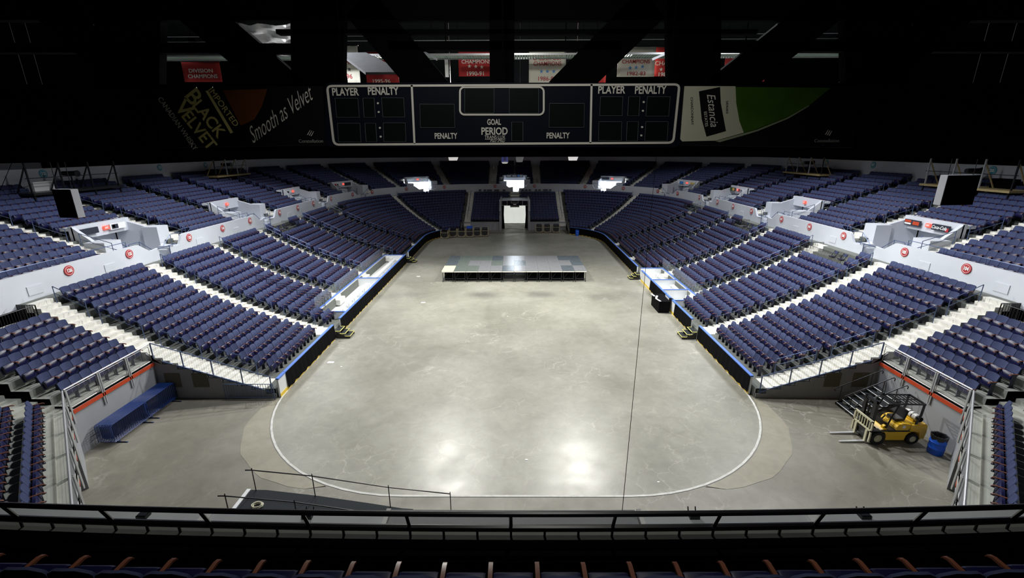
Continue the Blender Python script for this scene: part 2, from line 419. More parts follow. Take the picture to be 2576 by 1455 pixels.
# ---- aisle steps, one object per flight
def flight(us, kind, k0, k1, hw=HW):
    mb = MB()
    D, Z, W = (ld, lz, LD) if kind == 'l' else (ud, uz, UD)
    for k in range(k0, k1):
        for half in (0, 1):
            if kind == 'u' and k == k0 and half == 0: continue
            d0 = D(k)-(W/2 if half == 0 else 0); d1 = D(k)+W/2+.001
            z1 = Z(k)-(( Z(k)-Z(k-1))/2 if k > k0 else .15) if half == 0 else Z(k)+.012
            if half == 0: d1 = D(k)
            else: d0 = D(k)-.02
            zb = z1-.45
            c = []
            for dd in (d0, d1):
                s = scale(us, dd)
                c.append((P3(us-hw/s, dd, 0), P3(us+hw/s, dd, 0)))
            b = [(*c[0][0][:2], zb), (*c[0][1][:2], zb), (*c[1][1][:2], zb), (*c[1][0][:2], zb)]
            t = [(x, y, z1) for x, y, _ in b]
            mb.hexa(b+t)
    return mb
for u, hw_ in zip(LAIS, LHW):
    for side, uu in enumerate((u, mir(u))): struct('aisle_steps', flight(uu, 'l', 2 if BEN[side][0] < u < BEN[side][1] else 0, NL, hw_), M['step'])
for u in UAIS:
    for uu in (u, mir(u)): struct('aisle_steps', flight(uu, 'u', 0, NU, UHW), M['step'])
for sx in (-1, 1):                            # straight flights beside the end section
    mb = MB()
    for k in range(KE, NL):
        z0, z1, y = lz(k-1), lz(k), 73.2+ld(k)
        x0, x1 = (sx*FX-HW, sx*FX+HW)
        mb.box(x0, y-LD/2, z1-.6, x1, y, (z0+z1)/2); mb.box(x0, y-.02, z1-.6, x1, y+LD/2, z1+.012)
    struct('aisle_steps', mb, M['step'])
mb = MB()
for k in range(10, NL):                       # short flight over the tunnel
    y = 73.2+ld(k)
    mb.box(-.8, y-LD/2 if k > 10 else y-.05, lz(k)-.28, .8, y, (lz(k-1)+lz(k))/2 if k > 10 else lz(k)-.1); mb.box(-.8, y-.02, lz(k)-.28, .8, y+LD/2, lz(k)+.012)
struct('aisle_steps', mb, M['step'])

# ---- white wall between the bowls, with a dipped gap at every portal
WT = 6.88
def wallstrip(mb, us, ztop, d0=13.0, d1=13.18, zb=5.2):
    rows = [[P3(u, d0, zb), P3(u, d0, ztop(u)), P3(u, d1, ztop(u)), P3(u, d1, zb)] for u in us]
    mb.grid(rows)
    for r in (rows[0], rows[-1]): mb.add(r, [(0, 1, 2, 3)])
def prof_near(c, sg):     # wall top towards the portal on its near side, sg=+1 when u grows away from the camera
    def f(u):
        t = (u-c)*sg
        if t < -2.0: return WT
        if t < -1.1: return WT-(t+2.0)/.9*.62
        return WT-.62+max(0, (t+.8))*.12
    return f
def prof_far(c, sg):
    def f(u):
        t = (u-c)*sg
        if t > 2.45: return WT
        if t > 1.7: a = (t-1.7)/.75; a = a*a*(3-2*a); return WT-.78*(1-a)
        return WT-.78
    return f
edges = sorted([(u, n) for u, n in VB])
def wall_piece(name, ua, ub, ztop_a=None, ztop_b=None, extra=()):
    mb = MB()
    us = sorted(set(useq(ua, ub)) | {u for u in extra if ua <= u <= ub})
    def zt(u):
        z = WT
        if ztop_a: z = min(z, ztop_a(u))
        if ztop_b: z = min(z, ztop_b(u))
        return z
    wallstrip(mb, us, zt); struct(name, mb, M['white'])
prev_u, prev_f = Y2U(14.5), None
for i, (c, n) in enumerate(edges):
    sg = 1 if c <= UC else -1
    fn, ff = prof_near(c, sg), prof_far(c, sg)
    endA = c-.3 if sg == 1 else c-.75          # left-hand piece ends here
    begB = c+.75 if sg == 1 else c+.3
    ex = [c+q*sg for q in (-2.0, -1.55, -1.1, -.6, .9, 1.3, 1.7, 1.85, 2.0, 2.15, 2.3, 2.45)]
    left, right = (fn, ff) if sg == 1 else (ff, fn)
    side = 'wall_left' if c < 2 else ('wall_right' if c > UT-2 else 'wall_far')
    wall_piece(side, prev_u, endA, prev_f, left, ex+(last_ex if i else []))
    prev_u, prev_f, last_ex = begB, right, ex
wall_piece('wall_right', prev_u, mir(Y2U(14.5)), prev_f, None, last_ex)

# ---- portals
def portal(c, lit, num):
    sg = 1 if c <= UC else -1
    U = lambda t, d: c+t*sg/scale(c, d)*1.0
    def bx(mb, t0, t1, d0, d1, z0, z1, z2=None):     # box in portal space, optional sloped top (z1 at d0, z2 at d1)
        z2 = z1 if z2 is None else z2
        q = [P3(U(t0, d0), d0, z0), P3(U(t1, d0), d0, z0), P3(U(t1, d1), d1, z0), P3(U(t0, d1), d1, z0)]
        tz = (z1, z1, z2, z2)
        mb.hexa(q+[(p[0], p[1], z) for p, z in zip(q, tz)])
    mb = MB()
    bx(mb, -2.9, 2.9, 13.18, 18.2, 5.0, 5.3)                         # vestibule floor
    bx(mb, -2.35, -2.1, 15.8, 17.0, 5.3, 7.2, 8.2); bx(mb, 2.1, 2.35, 14.6, 17.9, 5.3, 7.2, 8.2)   # side walls
    bx(mb, -2.35, 2.35, 16.9, 17.2, 7.25, 8.2)                       # header
    bx(mb, -2.35, 2.35, 17.2, 18.0, 7.9, 8.1)
    if not lit:
        bx(mb, -2.1, -1.75, 18.0, 18.2, 5.3, 7.9); bx(mb, -.2, 2.1, 18.0, 18.2, 5.3, 7.9)
    bx(mb, -2.9, -1.55, 14.5, 15.9, 5.3, 7.2); bx(mb, 1.75, 2.9, 14.4, 15.6, 5.3, 7.5)            # cheek blocks
    bx(mb, -3.9, -1.3, 13.18, 14.4, 5.3, 6.1); bx(mb, 1.5, 3.9, 13.18, 14.4, 5.3, 6.1)              # landings
    bx(mb, -1.3, -1.0, 13.18, 14.4, 5.3, 5.85); bx(mb, 1.2, 1.5, 13.18, 14.4, 5.3, 5.85)
    struct('wall_portal', mb, M['white'])
    mb = MB()
    if lit: bx(mb, -2.1, 2.1, 18.05, 18.15, 5.3, 7.9)
    else: bx(mb, -1.75, -.2, 18.25, 18.35, 5.3, 7.9)
    struct('door_%d' % (1+[n for _, n in VB].index(num)), mb, M['daylight'] if lit else M['hole'])
    return U
PORT = {}
for c, n in VB: PORT[n] = (c, portal(c, n in ('117', '115', '113'), n))

# ---- wall behind the upper bowl and the dark level over it
mb = MB(); wallstrip(mb, useq(Y2U(12), mir(Y2U(12))), lambda u: 11.75, 25.2, 25.4, 9.6); struct('wall_upper', mb, M['white'])
mb = MB(); wallstrip(mb, useq(Y2U(8), mir(Y2U(8))), lambda u: 24.0, 31.0, 31.3, 9.6)
sweep(mb, useq(Y2U(8), mir(Y2U(8))), [(25.4, 10.9), (31.0, 12.2)]); struct('wall_back', mb, M['matte'])
mb = MB(); mb.box(-1.3, CY+8.5+30.9, 13.6, 1.3, CY+8.5+30.98, 18.4); struct('window_1', mb, M['lit_window'])
mb = MB(); mb.box(-46, -8, 24.0, 46, 112, 24.3); struct('ceiling', mb, M['ceil'])
mb = MB(); mb.box(-46, -8, -.3, 46, -7.7, 24); struct('wall_near', mb, M['matte'])

mb = MB(); mb.box(-41.2, 36.3, 11.2, -41.0, 40.6, 12.35); struct('wall_upper_panel', mb, M['white'])
# ---- floor
def outline(grow=0.0):
    r = 8.5+grow; x = 4.5; pts = []
    for cx, cy, a0 in ((x, CY, 0), (-x, CY, 90), (-x, 23.3, 180), (x, 23.3, 270)):
        for i in range(17):
            a = math.radians(a0+90*i/16); pts.append((cx+r*math.cos(a), cy+r*math.sin(a)))
    return pts
mb = MB(); mb.prism(outline(-.05), -.02, .006, 'xy'); struct('floor_rink', mb, M['rink'])
mb = MB()
a, b = outline(-.05), outline(.05)
ia = [i for i in range(len(a))]
V = [(x, y, .014) for x, y in a]+[(x, y, .014) for x, y in b]; n = len(a)
mb.add(V, [(i, (i+1) % n, (i+1) % n+n, i+n) for i in range(n) if not (a[i][1] > 23.5 and a[(i+1) % n][1] > 23.5)])
struct('floor_curb', mb, M['curb'])
mb = MB()
V = []
for sx in (-1, 1):
    ps = []
    for i in range(15):
        t = i/14; ang = math.radians(186+t*62); r = 8.6
        wv = 1.25*math.sin(PI*min(1, t*1.02))**.6+.05*math.sin(i*2.1)
        ps.append(((-4.5+r*math.cos(ang))*(-sx), 23.3+r*math.sin(ang), (-4.5+(r+wv)*math.cos(ang))*(-sx), 23.3+(r+wv)*math.sin(ang)))
    mb.grid([[(p[0], p[1], .008) for p in ps], [(p[2], p[3], .008) for p in ps]])
struct('floor_patch', mb, M['tanfloor'])
mb = MB(); mb.box(-46, -8, -.3, 46, 110, 0.0); struct('floor', mb, M['apron'])

# ---- grey bay walls
for sx in (-1, 1):
    mb = MB()
    mb.box(sx*19.55, 17.4, 0, sx*19.75, 22.4, 2.2)
    n = Vector((sx, -1, 0))/math.sqrt(2); e = Vector((-sx, -1, 0))/math.sqrt(2); O = Vector((sx*19.55, 17.4, 0))
    def q(s_, o, z): p = O+e*s_+n*o; return (p.x, p.y, z)
    def slab(s0, s1, z0, z1, o0=0.0, o1=.2): mb.hexa([q(s0, o0, z0), q(s1, o0, z0), q(s1, o1, z0), q(s0, o1, z0), q(s0, o0, z1), q(s1, o0, z1), q(s1, o1, z1), q(s0, o1, z1)])
    slab(-.05, 3.1, 0, 2.2); slab(3.1, 10.2, 1.75, 2.2)
    slab(3.0, 3.1, 0, 1.75, 0, 3.0)
    struct('wall_bay', mb, M['grey'])
    mb = MB()
    y = 22.3
    poly = [(sx*13.18, 0), (sx*19.6, 0), (sx*19.6, 2.35)]
    for k in range(8, -1, -1): poly += [(sx*(13+ld(k)), lz(k)-.02), (sx*(13+ld(k)), (lz(k-1) if k else .3)-.02)]
    poly += [(sx*13.18, .28)]
    mb.prism(poly, 22.2, 22.3, 'xz'); struct('wall_stair', mb, M['stairwall'])
# low grey wall and tunnel at the far end
mb = MB()
for sx in (-1, 1):
    mb.box(sx*(TW+.3), 73.2+ld(KE)-.2, 0, sx*(FX+.6), 73.2+ld(KE)-.02, lz(KE)+.12)
    mb.box(sx*TW, 73.2+ld(KE)-.4, 0, sx*(TW+.3), 84, 3.3)
    mb.hexa([(sx*TW, 75.0, 3.3), (sx*(TW+.3), 75.0, 3.3), (sx*(TW+.3), 84, 3.3), (sx*TW, 84, 3.3), (sx*TW, 76.5, 4.8), (sx*(TW+.3), 76.5, 4.8), (sx*(TW+.3), 84, 4.9), (sx*TW, 84, 4.9)])
mb.box(-TW-.3, 77.0, 4.05, TW+.3, 77.3, 4.8); mb.box(-TW-.3, 77.3, 4.5, TW+.3, 83, 4.7)
struct('wall_tunnel', mb, M['grey'])
# ------------------------------------------------------------------ seats
def seat_parts(hi):
    """backrest, seat, armrest, leg: local +y looks at the arena, origin on the floor under the seat"""
    back = MB()
    xs = [-.255, -.235, -.12, 0, .12, .235, .255] if hi else [-.255, -.15, 0, .15, .255]
    zs = [.26, .45, .66, .86, .945] if hi else [.26, .62, .945]
    def yb(x, z): return -.14-.29*(z-.36)+.05*(x/.255)**2
    def ztop(x, z): return z-(.035*(abs(x)/.255)**8 if z > .9 else 0)
    fr = [[(x, yb(x, z), ztop(x, z)) for x in xs] for z in zs]
    bk = [[(x, yb(x, z)-.055+.02*(z > .9), ztop(x, z)-.004) for x in xs] for z in zs]
    nx, nz = len(xs), len(zs)
    V = [p for r in fr for p in r]+[p for r in bk for p in r]; O = nx*nz; Fq = []
    for i in range(nz-1):
        for j in range(nx-1):
            a = i*nx+j
            Fq += [(a, a+nx, a+nx+1, a+1), (O+a, O+a+1, O+a+nx+1, O+a+nx)]
        a = i*nx; Fq.append((a, O+a, O+a+nx, a+nx)); a = i*nx+nx-1; Fq.append((a, a+nx, O+a+nx, O+a))
    for j in range(nx-1):
        a = (nz-1)*nx+j; Fq.append((a, O+a, O+a+1, a+1)); a = j; Fq.append((a, a+1, O+a+1, O+a))
    back.add(V, Fq)
    cu = MB()                                  # flipped-up cushion in its plastic shell
    pr = [(-.12, .31), (-.03, .30), (.03, .34), (.05, .42), (.0, .64), (-.04, .67), (-.12, .66), (-.16, .52)]
    X = [-.225, -.19, .19, .225]
    V = []
    for i, x in enumerate(X):
        s_ = .9 if i in (0, 3) else 1.0
        V += [(x, -.05+(y+.05)*s_, .57+(z-.57)*s_) for y, z in pr]
    Fq = []
    for i in range(3):
        for k in range(8): k2 = (k+1) % 8; Fq.append((i*8+k, (i+1)*8+k, (i+1)*8+k2, i*8+k2))
    for o, fl in ((0, 0), (24, 1)):
        for q in ((0, 1, 2, 3), (0, 3, 4, 7), (4, 5, 6, 7)):
            t = tuple(o+i for i in q); Fq.append(t if not fl else t[::-1])
    cu.add(V, Fq)
    arm = MB(); x = -.265
    A = [(-.20, .60, .655), (-.10, .615, .655), (.09, .62, .65), (.15, .60, .625), (.165, .575, .59)]
    V = []
    for y, z0, z1 in A: V += [(x-.026, y, z0), (x+.026, y, z0), (x+.026, y, z1), (x-.026, y, z1)]
    Fq = [(0, 1, 2, 3), (16, 19, 18, 17)]
    for i in range(4):
        for k in range(4): k2 = (k+1) % 4; Fq.append((i*4+k, (i+1)*4+k, (i+1)*4+k2, i*4+k2))
    arm.add(V, Fq)
    leg = MB(); leg.box(x-.016, -.15, 0, x+.016, .02, .60)
    if hi: leg.box(x-.03, -.20, 0, x+.03, .06, .02)
    return back, cu, arm, leg
SEAT_MATS = [M['back'], M['cushion'], M['wood'], M['seatleg']]
SEATS = []            # (x, y, z, rz, info)
def put_row(kind, k, us, side, info, limit=None):
    """seats along u between aisles; us = list of (ua, ub) spans"""
    D, Z = (ld, lz) if kind == 'l' else (ud, uz)
    d = D(k)+.27; z = Z(k)
    for si, (ua, ub) in enumerate(us):
        if ub-ua < .5: continue
        N = max(2, int((ub-ua)/.4)); q = [ua+(ub-ua)*i/N for i in range(N+1)]
        ps = [pt(u, d)[0] for u in q]
        L = [0]
        for i in range(N): L.append(L[-1]+math.dist(ps[i], ps[i+1]))
        n = int((L[-1]+.02)/.53)
        if n < 1: continue
        off = (L[-1]-n*.53)/2
        us_ = np.interp([off+.53*(i+.5) for i in range(n)], L, q)
        for i, u in enumerate(us_):
            uu = u if side == 0 else mir(u)
            p, nn = pt(uu, d)
            if limit and not limit(p): continue
            rz = math.atan2(-nn[1], -nn[0])-PI/2
            SEATS.append((p[0], p[1], z, rz, (kind, info, side, si, k, i, n)))
def spans(k, kind, ua, ub, aisles, excl=()):
    D = ld if kind == 'l' else ud
    cuts = []
    for i, u in enumerate(aisles):
        s = scale(u, D(k)+.3); h_ = (LHW[i] if kind == 'l' else UHW)+.05; cuts.append((u-h_/s, u+h_/s))
    cuts += list(excl); cuts.sort()
    out = []; a = ua
    for c0, c1 in cuts:
        if c0 > a: out.append((a, min(c0, ub)))
        a = max(a, c1)
    if a < ub: out.append((a, ub))
    return out
PLAT = {0: [(46.4, 49.9), (60.6, 64.6)], 1: [(32.4, 37.4), (46.4, 49.9), (60.6, 64.6)]}
for side in (0, 1):
    for k in range(NL-1):
        ex = []
        if k <= 1: ex.append((Y2U(33.0), Y2U(52.6)) if side == 0 else (Y2U(36.0), Y2U(46.4)))
        if k >= 13: ex += [(Y2U(a), Y2U(b)) for a, b in PLAT[side]]
        ex.append((Y2U(30), Y2U(22.8)) if False else (Y2U(20), Y2U(22.8)))
        put_row('l', k, spans(k, 'l', U_NEAR, UFX+5, LAIS, ex), side, 'bowl', lambda p: abs(p[0]) > FX+HW+.3 or p[1] < 70)
    for j in range(6):                        # straight rows beside the bay
        for i in range(8):
            sx = -1 if side == 0 else 1; y = 22.15-.27-.53*i
            SEATS.append((sx*bxr(j), y, bz(j), -PI/2 if side == 0 else PI/2, ('l', 'bay', side, 0, j, i, 8)))
    for r in range(4):                        # diagonal rows along the angled bay wall
        sx = -1 if side == 0 else 1
        e = Vector((-sx, -1, 0))/math.sqrt(2); n = Vector((sx, -1, 0))/math.sqrt(2); O = Vector((sx*19.55, 17.45, 0))
        for i in range(17):
            p = O+e*(.35+.53*i)+n*(.60+.83*r+.25)
            rz = math.atan2(-n.y, -n.x)-PI/2
            SEATS.append((p.x, p.y, 2.3+.25*r, rz, ('d', 'diag', side, 0, r, i, 17)))
    for k in range(NU):
        aisl = UAIS[:]
        ex = []
        if k < KV: ex += [(u-2.95, u+2.95) for u, _, _ in VOMS]+[(UC-2.95, UC)]
        put_row('u', k, spans(k, 'u', ustart, UC, aisl, ex), side, 'upper')
for k in range(KE, 14):                       # end section
    d = ld(k)+.27
    for sx in (-1, 1):
        for i in range(14):
            x = sx*(FX-HW-.3-.53*i)
            if abs(x) < (TW+.65 if k < 10 else 1.1): continue
            SEATS.append((x, 73.2+d, lz(k), PI, ('e', 'end', 0, 0, k, i, 14)))
# balcony row in front of the camera
BK = .0032
def bal_y(x, y0): return y0+BK*x*x
BAL_Z = 7.85
for i in range(23):
    x = -6.02+.545*i
    SEATS.append((x, bal_y(x, 4.06), BAL_Z-.004+.012*((i*7) % 5)/5, 0.0, ('b', 'balcony', 0, 0, 0, i, 23)))
# the 300 that show largest become things, the rest one mass
def view(x, y, z):
    c, s = math.cos(YAW), math.sin(YAW)
    a = x*c+y*s; b = -x*s+y*c; cc = z-CAMH
    zc = b*math.cos(PITCH)-cc*math.sin(PITCH); yc = -b*math.sin(PITCH)-cc*math.cos(PITCH)
    return 1288+F*a/zc, 727.5+F*yc/zc, zc
score = []
for i, s in enumerate(SEATS):
    px, py, zc = view(s[0], s[1], s[2]+.7)
    ok = -15 < px < 2590 and (py < 1268 or s[4][0] == 'b')
    if s[4][0] == 'd' and s[4][4] > 1 : ok = ok and 4 < px < 2572
    score.append((zc if ok else 1e6, i))
score.sort(); CHO = {i for z, i in score[:300]}
OW = ['first', 'second', 'third', 'fourth', 'fifth', 'sixth', 'seventh', 'eighth', 'ninth', 'tenth', 'eleventh', 'twelfth', 'thirteenth', 'fourteenth', 'fifteenth', 'sixteenth', 'seventeenth', 'eighteenth', 'nineteenth', 'twentieth', 'twenty-first', 'twenty-second', 'twenty-third']
def seat_label(info):
    kind, nm, side, si, k, i, n = info
    bay = 'forklift' if side else 'barricade'
    if kind == 'b': return 'dim blue balcony seat in the row behind the rail, %s from the left end' % OW[i], 'balcony seats in the front row'
    if kind == 'd': return 'navy seat in %s diagonal row behind the %s bay wall, %s from the steps' % (OW[k], bay, OW[i]), 'seats on the diagonal beside the %s bay' % bay
    if nm == 'bay': return 'navy flip-up seat above the %s bay, row %s up, %s from the aisle' % (bay, OW[k], OW[i]), 'seats above the %s bay' % bay
    return 'navy flip-up seat past the %s bay aisle, row %s from boards, %s from aisle' % (bay, OW[k], OW[i]), 'seats in the block beyond the %s bay aisle' % bay
hi = seat_parts(True); lo = seat_parts(False)
proto = None
bd = seat_parts(True)[0]; bd.v = [(x, y, z-.085*(abs(x)/.255)**3.2*(z > .8)) for x, y, z in bd.v]; dome = bd.mesh('backrest', M['back'], smooth=True, fix=False)
hm = [p.mesh(nm, m, smooth=True, fix=False) for p, nm, m in zip(hi, ('backrest', 'seat', 'armrest', 'leg'), SEAT_MATS)]
for i in sorted(CHO):
    x, y, z, rz, info = SEATS[i]
    if proto is None:
        r = empty('arena_seat'); proto = r
        for me in hm: link_mesh(me.name, me, r)
    else:
        r = copy_tree(proto)
    if info[0] == 'b': [setattr(q, 'data', dome) for q in r.children if q.name.startswith('backrest')]
    r.location = (x, y, z); r.rotation_euler = (0, 0, rz)
    l, g_ = seat_label(info); tag(r, l, 'seat', g_)
# mass of the remaining seats in one mesh
rest = [s for i, s in enumerate(SEATS) if i not in CHO]
tv = []; tf = []; tm = []; b = 0
for mi_, p in enumerate(lo):
    tv += p.v; tf += [tuple(q+b for q in f) for f in p.f]; tm += [mi_]*len(p.f); b += len(p.v)
tv = np.array(tv, dtype=np.float32); tf = np.array(tf, dtype=np.int32); tm = np.array(tm, dtype=np.int32)
R_ = np.array([(s[0], s[1], s[2], s[3]) for s in rest], dtype=np.float32)
ca, sa = np.cos(R_[:, 3])[:, None], np.sin(R_[:, 3])[:, None]
jit = (np.random.rand(len(rest), 1).astype(np.float32)-.5)*.03
yy = tv[:, 1][None]+jit*(tv[:, 2][None] > .3)
vx = tv[:, 0][None]*ca-yy*sa+R_[:, 0:1]; vy = tv[:, 0][None]*sa+yy*ca+R_[:, 1:2]; vz = tv[:, 2][None]+R_[:, 2:3]
co = np.stack([vx, vy, np.broadcast_to(vz, vx.shape)], -1).reshape(-1, 3)
fi = (tf[None]+(np.arange(len(rest))*len(tv))[:, None, None]).reshape(-1, 4)
me = bpy.data.meshes.new('arena_seats'); me.vertices.add(len(co)); me.vertices.foreach_set('co', co.astype(np.float32).ravel())
me.loops.add(fi.size); me.loops.foreach_set('vertex_index', fi.astype(np.int32).ravel())
me.polygons.add(len(fi)); me.polygons.foreach_set('loop_start', np.arange(0, fi.size, 4, dtype=np.int32)); me.polygons.foreach_set('loop_total', np.full(len(fi), 4, dtype=np.int32))
for m in SEAT_MATS: me.materials.append(m)
me.polygons.foreach_set('material_index', np.tile(tm, len(rest)).astype(np.int32)); me.update(calc_edges=True); me.validate()
o = link_mesh('arena_seating', me); tag(o, 'thousands of navy flip-up seats filling both tiers of the arena bowl', 'seats', kind='stuff')
print('SEATS', len(SEATS), len(CHO))
# ------------------------------------------------------------------ hand rails of the aisles
SECT_L = ['126', '125', '124', '123', '122', '121', '119']; SECT_R = ['104', '105', '106', '107', '108', '109', '111']
AIS_L = ['beside the %s bay', 'under the near end of the {a} wall signs', 'under the {c} sign', 'under the {b} wall signs', 'before the {d} sign', 'at the {e} wall signs', 'at the corner of the rink']
def aisle_name(i, side, up):
    n = ('125', '124', '123', '122', '121', '119') if side == 0 else ('105', '106', '107', '108', '109', '111')
    if up:
        return ['near side of portal %s' % n[0], 'far side of portal %s' % n[0], 'near side of portal %s' % n[2], 'far side of portal %s' % n[2], 'near side of portal %s' % n[4], 'far side of portal %s' % n[4],
                'near side of portal %s' % n[5], 'far side of portal %s' % n[5], 'near side of portal %s' % ('113' if side else '117'), 'far side of portal %s' % ('113' if side else '117'), '%s side of middle portal 115' % ('forklift' if side else 'barricade')][i]
    return ['beside the %s bay' % ('forklift' if side else 'barricade'), 'below portal %s' % n[0], 'below wall sign %s' % n[1], 'below portal %s' % n[2], 'below wall sign %s' % n[3], 'below portal %s' % n[4], 'in the corner below sign %s' % n[5]][i]
def hand_rail(pa, pb, za, zb, label, group, h=.95, n=2):
    r = empty('hand_rail', (pa[0], pa[1], za), 0, label, 'handrail', group)
    D = Vector((pb[0]-pa[0], pb[1]-pa[1], zb-za))
    mb = MB(); mb.tube([(0, 0, h), tuple(D+Vector((0, 0, h)))], .022, 5); mb.build('top_rail', M['railblue'], r)
    mb = MB(); mb.tube([(0, 0, h*.6), tuple(D+Vector((0, 0, h*.6)))], .018, 5); mb.build('middle_rail', M['railblue'], r)
    for q in range(n):
        p = D*(q/(n-1)); mb = MB(); mb.tube([tuple(p+Vector((0, 0, -.12))), tuple(p+Vector((0, 0, h)))], .022, 5); mb.build('post', M['railblue'], r)
    return r
ORD = ['lowest', 'second', 'third', 'topmost']
for i, u in enumerate(LAIS):
    for side in (0, 1):
        for j, (ka, kb) in enumerate([(1.2, 4.0), (5.1, 7.9), (9.0, 11.8), (12.6, 14.6)]):
            if j == 0 and BEN[side][0] < u < BEN[side][1]: ka = 2.4
            pts = []
            for kk in (kb, ka):
                d = .75+LD*kk; s = scale(u, d); uo = u+(LHW[i]-.12)/s
                uu = uo if side == 0 else mir(uo); pts.append((pt(uu, d)[0], gl(d+.08-.38)+.16))
            hand_rail(pts[0][0], pts[1][0], pts[0][1], pts[1][1], '%s blue handrail on the lower aisle %s' % (ORD[j], aisle_name(i, side, False)), 'handrails of the lower aisles')
for i, u in enumerate(UAIS):
    for side in (0, 1):
        for j, (ka, kb) in enumerate([(.6, 3.0), (4.0, 6.4), (8.0, 10.4)]):
            if i >= 8 and j == 1: continue
            pts = []
            for kk in (kb, ka):
                d = 13.35+UD*kk; s = scale(u, d); uo = u+(.40/s if i < 8 else 0)
                uu = uo if side == 0 else mir(uo); pts.append((pt(uu, d)[0], 6.15+.277*(kk-.5)+.10))
            hand_rail(pts[0][0], pts[1][0], pts[0][1], pts[1][1], '%s blue handrail on the upper aisle, %s' % (ORD[j] if j < 2 else 'topmost', aisle_name(i, side, True)), 'handrails of the upper aisles')
for sx in (-1, 1):
    for j, (ka, kb) in enumerate([(4, 8), (9, 14)]):
        hand_rail((sx*FX, 73.2+ld(kb)), (sx*FX, 73.2+ld(ka)), lz(kb), lz(ka), '%s centre rail on the %s-side stairs of the tunnel section' % (ORD[j*3], 'forklift' if sx > 0 else 'barricade'), 'centre rails of the end stairs', h=.85)

# rails along the top of the white wall
us = [Y2U(17)]+[q for u, _ in VB for q in (u-2.7, u+2.7)]+[mir(Y2U(17))]
nm = [n for _, n in VB]
for i in range(0, len(us), 2):
    a, b = us[i], us[i+1]; q = useq(a, b)
    r = empty('parapet_rail', P3(a, 13.3, 6.14), 0, 'thin blue parapet rail on the white wall %s' % ('before portal %s' % nm[0] if i == 0 else ('beyond portal %s near the forklift' % nm[-1] if i//2 >= len(nm) else 'between portals %s and %s' % (nm[i//2-1], nm[i//2]))), 'rail', 'parapet rails')
    o = Vector(P3(a, 13.3, 6.14))
    mb = MB(); mb.tube([tuple(Vector(P3(u, 13.24, 7.22))-o) for u in q], .022, 5); mb.build('top_rail', M['railblue'], r)
    n = max(2, int((b-a)/2.5))
    for j in range(n+1):
        p = Vector(P3(a+(b-a)*j/n, 13.24, 6.14))-o
        mb = MB(); mb.tube([tuple(p), (p.x, p.y, 1.08)], .02, 5); mb.build('post', M['railblue'], r)

